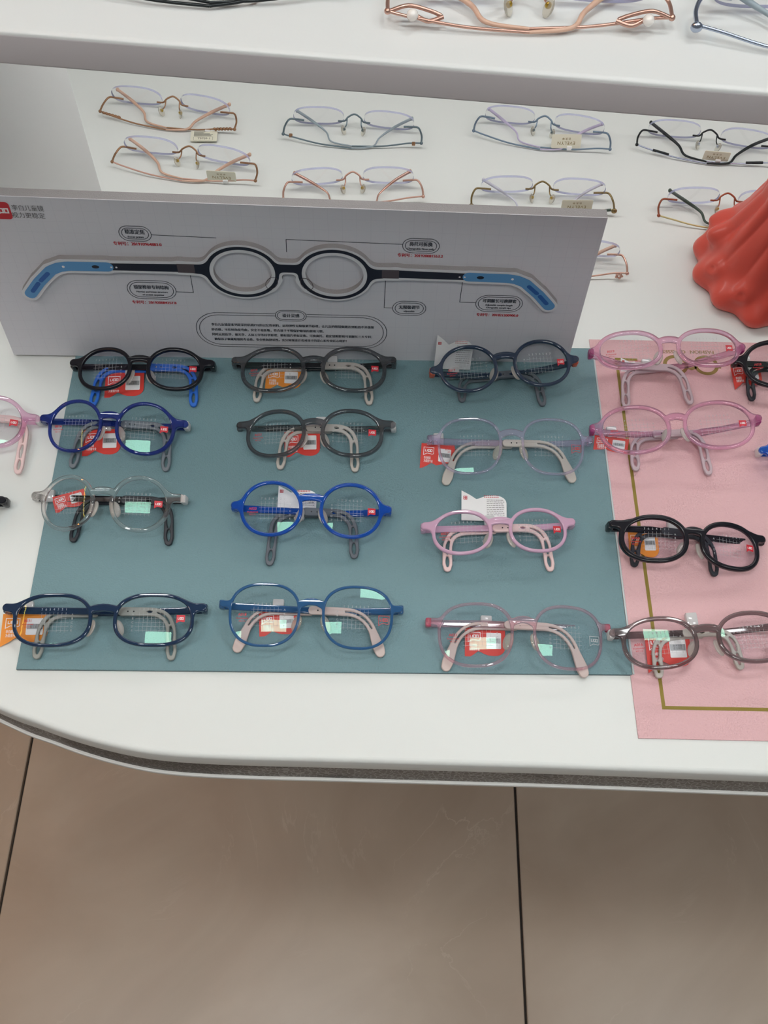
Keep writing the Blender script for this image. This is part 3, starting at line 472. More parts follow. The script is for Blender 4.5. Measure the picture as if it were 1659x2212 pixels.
def frame_print():
    d = None
    for cx in (-0.0973, -0.0273):
        e = sd_sup(XX - cx, YY - 0.1045, 0.0278, 0.0262, 2.05); d = e if d is None else smin(d, e, 0.003)
    d = smin(d, sd_cap(XX, YY, (-0.071, 0.110), (-0.053, 0.110), 0.0040, 0.0040), 0.004)
    for s, cx in ((-1, -0.0973), (1, -0.0273)): d = smin(d, sd_cap(XX, YY, (cx + s * 0.024, 0.1065), (cx + s * 0.036, 0.1070), 0.0052, 0.0046), 0.006)
    for cx in (-0.0973, -0.0273): d = np.maximum(d, -sd_sup(XX - cx, YY - 0.1045, 0.0249, 0.0233, 2.05))
    return contours(d, xs, ys, 0.0)
prn(frame_print(), M['ink_navy'], 0.0046, 'dark navy printed spectacle front', 'printed_front')
for s, cx in ((-1, -0.0973), (1, -0.0273)):
    x0 = cx + s * 0.036; x1 = cx + s * 0.049; x2 = cx + s * 0.102
    prn([[(x0, 0.1118), (x1, 0.1118), (x1, 0.1030), (x0, 0.1028)]], M['ink_taupe'], 0.0047, None, 'printed_hinge')
    prn([[(x1, 0.1114), (x2, 0.1102), (x2, 0.1032), (x1, 0.1036)]], M['ink_navy'], 0.0046, None, 'printed_temple')
    P, q = resample([(x2, 0.1067), (x2 + s * 0.030, 0.1063), (x2 + s * 0.037, 0.1050), (x2 + s * 0.044, 0.1015), (x2 + s * 0.056, 0.0890), (x2 + s * 0.066, 0.0762)], 0.002)
    prn([strip_outline(P, [0.0046] * len(P))], M['ink_blue'], 0.00475, 'light blue printed temple tip', 'printed_tip')
    k = len(P); sl_ = [P[int(k * 0.62):int(k * 0.78)], P[int(k * 0.80):int(k * 0.96)]]
    prn([strip_outline(q_, [0.0017] * len(q_)) for q_ in sl_], M['ink_deepblue'], 0.0049, None, 'printed_slot')
    prn([superell(0.0028, 0.0016, 2, 14, x2 + s * 0.009, 0.1066), superell(0.0020, 0.0016, 2, 14, x2 + s * 0.0135, 0.1066)][:1], M['ink_navy'], 0.0049, None, 'printed_dot')
    prn([superell(0.0011, 0.0011, 2, 12, x2 + s * 0.0335, 0.1058)], M['logo_white'], 0.0049, None, 'printed_dot')
    for dx in (0.003, 0.0068): prn([superell(0.0008, 0.0008, 2, 10, x2 - s * dx, 0.1066)], M['logo_white'], 0.0049, None, 'printed_dot')
    pd = superell(0.0042, 0.0066, 2.0, 24, 0, 0); c_, s_ = math.cos(s * 0.45), math.sin(s * 0.45); pd = np.stack([pd[:, 0] * c_ - pd[:, 1] * s_ + cx - s * 0.0215, pd[:, 0] * s_ + pd[:, 1] * c_ + 0.0945], 1)
    on_sign('printed_pad', ribbon([list(map(tuple, pd)) + [tuple(pd[0])]], 0.0005), M['ink_taupe'], 0.0049)
def pill(x0, z0, x1, z1, gap=0.0020, lw=0.0005):
    a = rrect(x0, z0, x1, z1, (z1 - z0) / 2 - 1e-4, 8); b = rrect(x0 + gap, z0 + gap, x1 - gap, z1 - gap, (z1 - z0) / 2 - gap - 1e-4, 8)
    on_sign('printed_outline', ribbon([a + [a[0]], b + [b[0]]], lw), M['ink'], 0.0002)
def line(*p): on_sign('printed_line', ribbon([list(p)], 0.0005), M['ink'], 0.0002)
def sign_text(s, x, z, width, size, m='ink', bold=0.0, name='printed_text'):
    me = text(s, size, 'CENTER', bold); 
    if width: fit_width(me, width)
    on_sign(name, move(me, dx=x, dy=z), M[m], 0.0003)
pill(-0.1853, 0.1290, -0.1617, 0.1433); sign_text('精准定焦', -0.1735, 0.1376, 0.0148, 0.0048, bold=0.00022); sign_text('Focus points', -0.1735, 0.1330, 0.0118, 0.0026, bold=0.00011)
pill(-0.1900, 0.0690, -0.1521, 0.0888); sign_text('镜架榫卯专利结构', -0.1710, 0.0815, 0.0272, 0.0046, bold=0.00022); sign_text('Mortise and tenon structure', -0.1710, 0.0768, 0.0245, 0.0026, bold=0.00011); sign_text('of ancient carpenter', -0.1705, 0.0736, 0.0172, 0.0026, bold=0.00011)
pill(0.0236, 0.1258, 0.0508, 0.1402); sign_text('鼻托可拆换', 0.0372, 0.1345, 0.0172, 0.0048, bold=0.00022); sign_text('Changeable Nose pads', 0.0372, 0.1300, 0.0198, 0.0026, bold=0.00011)
pill(0.0180, 0.0568, 0.0445, 0.0730); sign_text('无限极调节', 0.0312, 0.0660, 0.0168, 0.0046, bold=0.00022); sign_text('adjustable', 0.0312, 0.0616, 0.0090, 0.0026, bold=0.00011)
pill(0.0836, 0.0632, 0.1205, 0.0822); sign_text('可调腿长可换脚套', 0.1021, 0.0757, 0.0270, 0.0046, bold=0.00022); sign_text('Adjustable temples length', 0.1021, 0.0711, 0.0220, 0.0026, bold=0.00011); sign_text('Changeable temple tips', 0.1021, 0.0680, 0.0198, 0.0026, bold=0.00011)
sign_text('专利号：201910964883.0', -0.1736, 0.1260, 0.0360, 0.0040, 'ink_red', 0.00018); sign_text('专利号：201920084257.8', -0.1713, 0.0650, 0.0352, 0.0038, 'ink_red', 0.00018)
sign_text('专利号：201920081553.2', 0.0371, 0.1229, 0.0341, 0.0040, 'ink_red', 0.00018); sign_text('专利号：201821200900.0', 0.1021, 0.0592, 0.0338, 0.0040, 'ink_red', 0.00018)
line((-0.1617, 0.1355), (-0.1140, 0.1345)); line((-0.1521, 0.0774), (-0.1387, 0.0772), (-0.1385, 0.0985)); line((-0.0629, 0.1226), (-0.0625, 0.1352), (0.0236, 0.1340)); line((0.0117, 0.0969), (0.0113, 0.0650), (0.0180, 0.0648)); line((0.0711, 0.0961), (0.0708, 0.0735), (0.0836, 0.0734))
a = rrect(-0.1419, 0.0146, 0.0139, 0.0552, 0.0195, 10); b = rrect(-0.1392, 0.0172, 0.0112, 0.0526, 0.0172, 10)
def break_top(p, x0, x1): # leave a gap where the title pill sits
    k = [i for i, q in enumerate(p) if q[1] > 0.05 and abs(q[0] - x0) > 0]; return p
top_i = 10
on_sign('printed_outline', ribbon([[(-0.0510, 0.0552)] + [a[i] for i in range(10, -1, -1)] + a[::-1][:33] + [(-0.0762, 0.0552)], [(-0.0510, 0.0526)] + [b[i] for i in range(10, -1, -1)] + b[::-1][:33] + [(-0.0762, 0.0526)]], 0.0005), M['ink'], 0.0002)
pill(-0.0761, 0.0470, -0.0513, 0.0594, 0.0016); sign_text('设计灵感', -0.0637, 0.0532, 0.0140, 0.0044, bold=0.00022)
for (s, x0, x1, z) in (('李白儿童镜是系列是采用科爵PTE的记忆性材料，运用弹性无限级调节原理，让儿童的眼镜佩戴达到贴而不夹极限', -0.1291, 0.0035, 0.0412), ('舒适感，可任何角度弯曲，安全不易折断，符合孩子不懂保护眼镜的使用习惯。', -0.1297, -0.0376, 0.0352), ('同时运用医学、视光学、人体工学等科学原理；拥有镜片坐标定焦、可换鼻托、稳定镜眼距和可调腿长三大专利；', -0.1297, 0.0021, 0.0294), ('确保孩子佩戴眼镜的专业性、安全性和舒适性。充分体现设计者对孩子的爱心和专业匠心呵护！', -0.1285, -0.0190, 0.0236)):
    sign_text(s, (x0 + x1) / 2, z, x1 - x0, 0.0034, bold=0.00012)
sign_text('李白儿童镜', -0.2468, 0.1564, 0.0228, 0.0056, 'ink_grey', 0.00004); sign_text('视力更稳定', -0.2480, 0.1497, 0.0238, 0.0056, 'ink_grey', 0.00004)
lg = join([flat([rrect(-0.0075, -0.0078, 0.0075, 0.0078, 0.003)], 0.00005), ribbon(letters(0.0115, 0.0036), 0.0010, 0.0001)], True)
on_sign('printed_logo', move(lg, dx=-0.2672, dy=0.1537), [M['logo_red'], M['logo_white']], 0.0002, 'red rounded emblem at the sign corner')

# ------------------------------------------------------------------ children's spectacles
def bowz(x, bow): return -bow * np.asarray(x) ** 2
def tag_mesh_outline(L_, Hh, flip):
    p = [(0, 0), (L_, 0), (L_, -0.60 * Hh)]
    for a in np.linspace(0, 90, 6): p.append((L_ - 0.26 * L_ + 0.26 * L_ * math.cos(math.radians(a)), -0.60 * Hh - 0.26 * Hh * math.sin(math.radians(a))))
    p += [(0.58 * L_, -0.845 * Hh), (0.48 * L_, -0.80 * Hh), (0.38 * L_, -0.74 * Hh), (0.33 * L_, -0.72 * Hh), (0.20 * L_, -0.845 * Hh), (0.0, -Hh)]
    p = np.array(p)
    if flip: p = np.stack([p[:, 0], -Hh - p[:, 1]], 1)[::-1]
    return p[::-1]
def hang_tag(root, T):
    q = [np.array(v) for v in T['q']]; col = T['col']
    ex = q[1] - q[0]; Lx = np.linalg.norm(ex); ex /= Lx; dn = q[2] - q[0]; dn -= ex * (dn @ ex) * 0.6; Hy = np.linalg.norm(dn); ey = -dn / Hy; ez = np.cross(ex, ey); ez /= np.linalg.norm(ez); ey = np.cross(ez, ex)
    Hy = min(max(Hy, 0.014), 0.034)
    mw = Matrix(((ex[0], ey[0], ez[0], q[0][0]), (ex[1], ey[1], ez[1], q[0][1]), (ex[2], ey[2], ez[2], q[0][2]), (0, 0, 0, 1)))
    names = {'red': 'red paper tag with white lettering', 'orange': 'orange paper tag with white lettering', 'white': 'white paper tag turned to its back'}
    tg = obj('tag', flat([tag_mesh_outline(Lx, Hy, col == 'white')], 0.00018), M['tag_' + col], root, names[col]); tg.matrix_local = mw
    z = 0.00028
    if col == 'white':
        ln = []; y = -0.30 * Hy
        random.seed(int(Lx * 1e6))
        for i in range(9):
            x = 0.56 * Lx
            while x < 0.93 * Lx: wl = random.uniform(0.02, 0.07) * Lx; ln.append([(x, y), (min(x + wl, 0.95 * Lx), y)]); x += wl + 0.012 * Lx
            y -= 0.062 * Hy
        obj('printed_text', ribbon(ln, 0.00036, z), M['ink_black'], tg)
        rl = []
        for y in (-0.16 * Hy, -0.21 * Hy): rl += [[(x, y), (x + 0.03 * Lx, y)] for x in np.arange(0.50 * Lx, 0.82 * Lx, 0.042 * Lx)]
        s_ = 0.035 * Lx; cx_, cy_ = 0.085 * Lx, -0.24 * Hy
        rl += [[(cx_ - s_, cy_ - s_), (cx_ + s_, cy_ - s_), (cx_ + s_, cy_ + s_), (cx_ - s_, cy_ + s_), (cx_ - s_, cy_ - s_)], [(cx_, cy_ - s_), (cx_, cy_ + s_)], [(cx_ - s_, cy_), (cx_ + s_, cy_)]]
        obj('printed_mark', ribbon(rl, 0.0005, z), M['ink_red'], tg)
    else:
        obj('printed_logo', move(logo_outline(0.30 * Lx, 0.30 * Hy), dx=0.23 * Lx, dy=-0.29 * Hy, dz=z), M['logo_white'], tg)
        a = move(fit_width(text('李白眼镜', 0.0026, bold=0.00005), 0.20 * Lx), dx=0.20 * Lx, dy=-0.55 * Hy, dz=z); b = move(fit_width(text('为爱而专业', 0.0026, bold=0.00005), 0.27 * Lx), dx=0.235 * Lx, dy=-0.67 * Hy, dz=z)
        obj('printed_text', join([a, b]), M['logo_white'], tg)
        lb = join([flat([rrect(0.53 * Lx, -0.64 * Hy, 0.90 * Lx, -0.14 * Hy, 0.0008)], 0.00003), flat([[(0.545 * Lx, -0.47 * Hy), (0.885 * Lx, -0.47 * Hy), (0.885 * Lx, -0.31 * Hy), (0.545 * Lx, -0.31 * Hy)]], 0.00002, z=0.00004), move(text('刮开涂层', 0.0017), dx=0.715 * Lx, dy=-0.355 * Hy, dz=0.00008), move(text('查验真伪', 0.0017), dx=0.715 * Lx, dy=-0.42 * Hy, dz=0.00008)], True)
        obj('sticker', move(lb, dz=z), [M['tag_white'], M['silver_label'], M['ink_black'], M['ink_black']], tg, 'white scratch label on the tag')
    s = np.array(T['sl']); sm = box(0, 0, 0, 0.0085, 0.0100, 0.0052, 0.0012); 
    so = obj('sleeve', sm, M['sleeve'], tg, 'milky plastic sleeve holding the tag'); so.matrix_local = mw.inverted() @ Matrix.Translation(Vector(s))
GRID_LR = {}
def lens_grid(side):
    """white measuring print: seven columns, rows A to E"""
    c = 0.0029; X0 = -3 * c; ln = []
    for i in range(7): ln.append([(X0 + i * c, 1.6 * c), (X0 + i * c, -3.4 * c)])
    for j in range(5): ln.append([(X0 - 0.9 * c, (1 - j) * c), (X0 + 6.6 * c, (1 - j) * c)])
    ms = [ribbon(ln, 0.00015)]
    for i in range(7): ms.append(move(text(str(i + 1), 0.0024), dx=(X0 + i * c) * (1 if side > 0 else -1), dy=2.35 * c))
    for j in range(5): ms.append(move(text('ABCDE'[j], 0.0021), dx=(X0 - 1.6 * c) * (1 if side > 0 else -1), dy=(1 - j) * c))
    if side < 0: move(ms[0], sx=-1); ms[0].flip_normals()
    return join(ms)
def kid_glasses(key, C):
    D = DATA[key]; L0 = D['loc']; R = D['rot']
    mw = Matrix(((R[0][0], R[0][1], R[0][2], L0[0]), (R[1][0], R[1][1], R[1][2], L0[1]), (R[2][0], R[2][1], R[2][2], L0[2]), (0, 0, 0, 1)))
    root = thing('eyeglasses', C['label'], 'glasses', mw, group="children's glasses on the counter")
    s, wd, ht, W, hy, n, bow = D['s'], D['w'], D['h'], D['W'], D['hy'], D['n'], D['bow']
    rt = C.get('rim', 0.0032); bev = 0.0011 if rt > 0.0029 else (0.0009 if rt > 0.0025 else 0.0006)
    a, b = wd / 2 - rt, ht / 2 - rt; egg = C.get('egg', 0.0)
    def eggx(dx, y): return dx / (1 + egg * (y / (ht / 2)))
    xs = np.arange(-W / 2 - 0.004, W / 2 + 0.004, 0.0004); ys = np.arange(-ht / 2 - 0.004, ht / 2 + 0.004, 0.0004); X, Y = np.meshgrid(xs, ys, indexing='ij')
    d = None
    for sg in (-1, 1):
        e = sd_sup(eggx(X - sg * s, Y), Y, wd / 2, ht / 2, n); d = e if d is None else smin(d, e, 0.002)
    gx = s - wd / 2 + rt * 0.5; yb = C.get('yb', 0.19) * ht; arc = C.get('arc', 0.0014); br = C.get('br', 0.0020)
    bp = [(gx * t, yb + arc * (1 - t * t)) for t in np.linspace(-1.1, 1.1, 7)]
    for p, q in zip(bp[:-1], bp[1:]): d = smin(d, sd_cap(X, Y, p, q, br, br), 0.0026)
    er = C.get('er', 0.0032)
    for sg in (-1, 1): d = smin(d, sd_cap(X, Y, (sg * (s + wd * 0.40), hy * 0.9), (sg * (W / 2 - 0.0030), hy), er, er * 0.95), C.get('flare', 0.006))
    for sg in (-1, 1): d = np.maximum(d, -sd_sup(eggx(X - sg * s, Y), Y, a, b, n))
    loops = contours(d, xs, ys, -bev)
    me = flat(loops, 0.0008 if rt > 0.0025 else 0.0006, bev, 2); v = verts(me); v[:, 2] += bowz(v[:, 0], bow); setv(me, v); smooth(me, 60)
    obj('front_frame', me, M[C['frame']], root)
    for sg in (-1, 1):
        hm = M[C.get('hinge_right' if sg > 0 else 'hinge', C.get('hinge', C['frame']))]
        hb = box(sg * (W / 2 - 0.0022), hy, float(bowz(W / 2, bow)) - 0.0050, 0.0044, 0.0066, 0.0095, 0.0013); obj('hinge', hb, hm, root)
    # lenses with their printed test grid
    for sg in (-1, 1):
        def zl(x, y): rx = (x - sg * s); return bowz(x, bow) * 0 + float(bowz(s, bow)) + (-2 * bow * sg * s) * rx + 2.6 * (0.85 * a * b - rx ** 2 - y ** 2)
        V = []; Fc = []; NR, NK = 9, 56
        for side in (0.0006, -0.0006):
            V.append((sg * s, 0, zl(sg * s, 0) + side))
            for r in range(1, NR + 1):
                for (px, py) in superell((a + 0.0005) * r / NR, (b + 0.0005) * r / NR, n, NK): px = sg * s + px * (1 + egg * py / (ht / 2)); V.append((px, py, zl(px, py) + side))
        off = 1 + NR * NK
        for o_, fl in ((0, False), (off, True)):
            for k in range(NK):
                k2 = (k + 1) % NK; f = [(o_, o_ + 1 + k, o_ + 1 + k2)]
                for r in range(NR - 1): p = o_ + 1 + r * NK; f.append((p + k, p + NK + k, p + NK + k2, p + k2))
                Fc += [x[::-1] for x in f] if fl else f
        for k in range(NK): k2 = (k + 1) % NK; p = 1 + (NR - 1) * NK; Fc.append((p + k2, p + k, off + p + k, off + p + k2))
        me = pydata(V, Fc); me.polygons.foreach_set('use_smooth', [True] * len(me.polygons)); smooth(me, 50)
        le = obj('lens', me, M[C.get('lens', 'lens')], root)
        def onlens(me, dx, dy, dz=0.0003):
            v = verts(me); v[:, 0] += sg * s + dx; v[:, 1] += dy; v[:, 2] += zl(v[:, 0], v[:, 1]) + 0.0006 + dz; setv(me, v); return me
        if C.get('grid', True): obj('printed_grid', onlens(lens_grid(sg), -sg * 0.0012, 0.0006), M['print_white'], le, 'white numbered grid printed on the lens')
        if sg > 0 and C.get('logo'):
            lw_ = 0.0062
            if C['logo'] == 'solid': me = logo_solid(lw_ * 0.95, lw_ * 0.98); obj('logo_sticker', onlens(me, a * 0.74, hy * 0.15 - 0.001), [M['logo_red'], M['logo_white']], le, 'small red flag sticker with white letters')
            else: obj('printed_logo', onlens(logo_outline(lw_ * 1.2, lw_ * 1.15), a * 0.80, hy * 0.15 - 0.003), M['print_red' if C['logo'] == 'outline' else 'print_white'], le, 'outlined flag emblem printed on the lens')
        if sg < 0 and C.get('code'):
            ms = [text(C['code'], 0.0028, bold=0.00006), move(text('Professional', 0.0017, bold=0.00004), dy=-0.0026), move(text(C.get('size', '48□16'), 0.0017), dy=-0.0046)]
            obj('printed_code', onlens(join(ms), -a * 0.66, -0.0005), M['print_red'], le, 'small red model code printed on the lens')
    # nose pads
    for sg in (-1, 1):
        px = sg * (s - wd / 2 + 0.0026)
        obj('nose_pad', ball((px, yb - 0.0120, -0.0070), (0.0040, 0.0066, 0.0016), 16, 10, rz=sg * 0.30, ry=sg * 0.55), M[C.get('pad', 'pad')], root)
    # folded temples
    adult = C.get('style') == 'slim'; sa = math.asin(max(-1, min(1, R[2][1]))); ca = R[2][2]
    for sg in (1, -1):
        tip = np.array(D['tips'][0 if sg > 0 else 1]); xh = sg * (W / 2 - 0.0042); z_h = float(bowz(W / 2, bow)) - 0.0075
        kin = 0.011 if adult else C.get('kin', 0.002); ky = hy - C.get('drop', 0.0015); K = np.array([tip[0] + sg * kin, ky])
        rc = min(0.016 if not adult else 0.022, 0.55 * abs(tip[1] - ky)); dk = tip[:2] - K; Lk = np.linalg.norm(dk); rc2 = min(rc, 0.6 * Lk)
        path = [(xh, hy)]; A_ = np.array([K[0] + sg * rc, ky]); path.append(tuple(A_)); B_ = K + dk / Lk * rc2
        for t in np.linspace(0.1, 1, 9): path.append(tuple((1 - t) ** 2 * A_ + 2 * t * (1 - t) * K + t * t * B_))
        path.append(tuple(tip[:2])); P, q = resample(path, 0.0014); LT = q[-1]
        q_knee = abs(xh - A_[0]); q_sl = max(q_knee - (0.020 if not adult else 0.024), 0.3 * q_knee)
        def lz(target, y): return (target - L0[2] - sa * y) / ca
        zq = [0, 0.5 * q_knee, q_knee, LT]; zv = [z_h, lz(0.0062 if sg > 0 else 0.0105, hy), lz(0.0070 if sg > 0 else 0.0105, ky), tip[2] + 0.0012]
        def lift(me):
            v = verts(me); i = np.argmin((v[:, None, 0] - P[None, :, 0]) ** 2 + (v[:, None, 1] - P[None, :, 1]) ** 2, axis=1); v[:, 2] += np.interp(q[i], zq, zv); setv(me, v); return smooth(me, 60)
        i0 = int(np.searchsorted(q, q_sl)); k1 = min(i0 + 5, len(P) - 2)
        hw = np.interp(q[:k1], [0, q_sl], [0.0027, 0.0024]); te = obj('temple', lift(flat([strip_outline(P[:k1], hw - 0.0005)], 0.0006, 0.0005, 1)), M[C.get('temple', C['frame'])], root)
        Ps, qs = P[i0:], q[i0:]
        if adult: hs = np.interp(qs, [q_sl, q_knee, LT - 0.016, LT - 0.004, LT], [0.0031, 0.0030, 0.0029, 0.0042, 0.0036])
        else: hs = np.interp(qs, [q_sl, q_knee, LT - 0.012, LT - 0.003, LT], [0.0033, 0.0032, 0.0036, 0.0038, 0.0030])
        sh_ = [strip_outline(Ps, hs - 0.0006)]
        slots = [(LT - 0.043, LT - 0.018, 0.0014)] if adult else [(LT - 0.0445, LT - 0.0405, 0.0016), (LT - 0.0375, LT - 0.0240, 0.0013), (LT - 0.0226, LT - 0.0108, 0.0021), (LT - 0.0088, LT - 0.0012, 0.0021)]
        for (u0, u1, hh) in slots:
            k = [i for i in range(len(q)) if u0 <= q[i] <= u1 and i > i0 + 2]
            if len(k) >= 3: kk = np.linspace(0, 1, len(k)); sh_.append(strip_outline(P[k], hh * (0.35 + 0.65 * np.sin(np.pi * (0.12 + 0.76 * kk)) ** 0.6))[::-1])
        obj('temple_tip', lift(flat(sh_, 0.0008, 0.0006, 1)), M[C['tip']], te)
        dots = join([superdot(P, q, q_sl + 0.004), superdot(P, q, q_sl + 0.008)]); v = verts(dots); i = np.argmin((v[:, None, 0] - P[None, :, 0]) ** 2 + (v[:, None, 1] - P[None, :, 1]) ** 2, axis=1); v[:, 2] += np.interp(q[i], zq, zv) + 0.00155; setv(dots, v)
        obj('peg_holes', dots, M['black_matt'], te)
    if 'tag' in D: hang_tag(root, D['tag'])
    return root
def superdot(P, q, u): i = int(np.searchsorted(q, u)); i = min(i, len(P) - 1); return flat([superell(0.0006, 0.0006, 2, 10, P[i][0], P[i][1])], 0.00004)
KIDS = {
 'A': dict(label='black oval glasses with bright blue ear hooks, against the white sign', frame='black', tip='blue_tip', logo='solid', rim=0.0031, lens='lens_violet'),
 'B': dict(label='navy blue round glasses with grey ear hooks and a red tag on the teal mat', hinge_right='hinge_white', frame='navyblue', tip='grey_tip', logo='solid', code='B016', rim=0.0027, hinge='navyblue'),
 'C': dict(label='colourless round glasses with black ear hooks on the left edge of the teal mat', hinge_right='hinge_white', frame='clear', tip='black_tip', temple='black', logo='solid', rim=0.0032, hinge='clear'),
 'D': dict(label='dark navy oval glasses with an orange tag at the front left mat corner', frame='navy', tip='greygreen_tip', logo='solid', code='B031', size='52□15', rim=0.0026),
 'E': dict(label='smoky grey oval glasses with an orange tag, touching the white sign', frame='grey', tip='beige_tip', logo='solid', code='B015', rim=0.0033, temple='black'),
 'F': dict(label='smoky grey oval glasses with a red tag in the middle of the teal mat', hinge_right='hinge_white', frame='grey', tip='beige_tip', logo='solid', code='A022', rim=0.0031),
 'G': dict(label='bright blue round glasses with a white tag in the middle of the teal mat', frame='blue', tip='dark_grey_tip', logo='solid', code='A022', size='45□16', rim=0.0028),
 'H': dict(label='thin rimmed steel blue round glasses with pale slim ear hooks and a red tag', frame='steelblue', tip='pinkbeige_tip', logo='outline', code='A018', rim=0.0020, style='slim', egg=0.05, br=0.0019, er=0.0026, flare=0.003, arc=0.003, pad='pad_clear', yb=0.16),
 'I': dict(label='slate blue round glasses with orange hinges beside the right end of the sign', frame='slate', tip='dark_grey_tip', hinge='hinge_orange', logo='solid', code='B017', rim=0.0028),
 'J': dict(label='thin rimmed lilac clear glasses with slim beige ear hooks on the teal mat', frame='lilac', tip='beige_tip', logo='outline', code='A020', rim=0.0020, style='slim', egg=0.05, br=0.0019, er=0.0026, flare=0.003, arc=0.003, pad='pad_clear', yb=0.18),
 'K': dict(label='milky pink oval glasses with pale pink ear hooks and a white tag behind', frame='pinkmilk', tip='pink_tip', logo='solid', code='B027', rim=0.0026),
 'L': dict(label='thin rimmed clear rose glasses at the front right corner of the teal mat', frame='rose', tip='pinkbeige_tip', hinge='rose_hinge', logo='white', code='A021', rim=0.0021, style='slim', egg=0.05, br=0.0019, er=0.0026, flare=0.003, arc=0.003, pad='pad_clear', yb=0.18),
 'M': dict(label='pink clear oval glasses at the back edge of the pink mat over its lettering', frame='pinkclear', tip='mauve_tip', hinge='magenta_hinge', logo='solid', code='B019', rim=0.0034, drop=0.008, kin=0.004),
 'N': dict(label='pink clear oval glasses with mauve ear hooks between two pairs on the pink mat', frame='pinkclear', tip='mauve_tip', hinge='magenta_hinge', logo='solid', code='B016', rim=0.0031),
 'O': dict(label='glossy black oval glasses with an orange tag on the pink mat', frame='black', tip='black_tip', logo='solid', code='A016', rim=0.0036, lens='lens_violet'),
 'P': dict(label='mauve grey oval glasses with a red tag, nearest pair on the pink mat', frame='mauvegrey', tip='beige_tip', hinge='hinge_white', logo='solid', code='A016', rim=0.0030),
 'Q': dict(label='pink clear round glasses cut by the left picture edge, with pale pink ear hook', frame='pinkclear', tip='pink_tip', hinge='hinge_white', logo='solid', rim=0.0034),
 'R': dict(label='black glasses at the left picture edge of which only one end shows', frame='black', tip='black_tip', rim=0.0034, grid=False),
 'S': dict(label='black oval glasses with a red tag cut by the right picture edge', frame='black', tip='black_tip', code='A018', rim=0.0036),
 'T': dict(label='bright blue glasses at the right picture edge of which only one end shows', frame='blue', tip='dark_grey_tip', hinge='hinge_white', rim=0.0034, grid=False),
}
for k in KIDS: kid_glasses(k, KIDS[k])

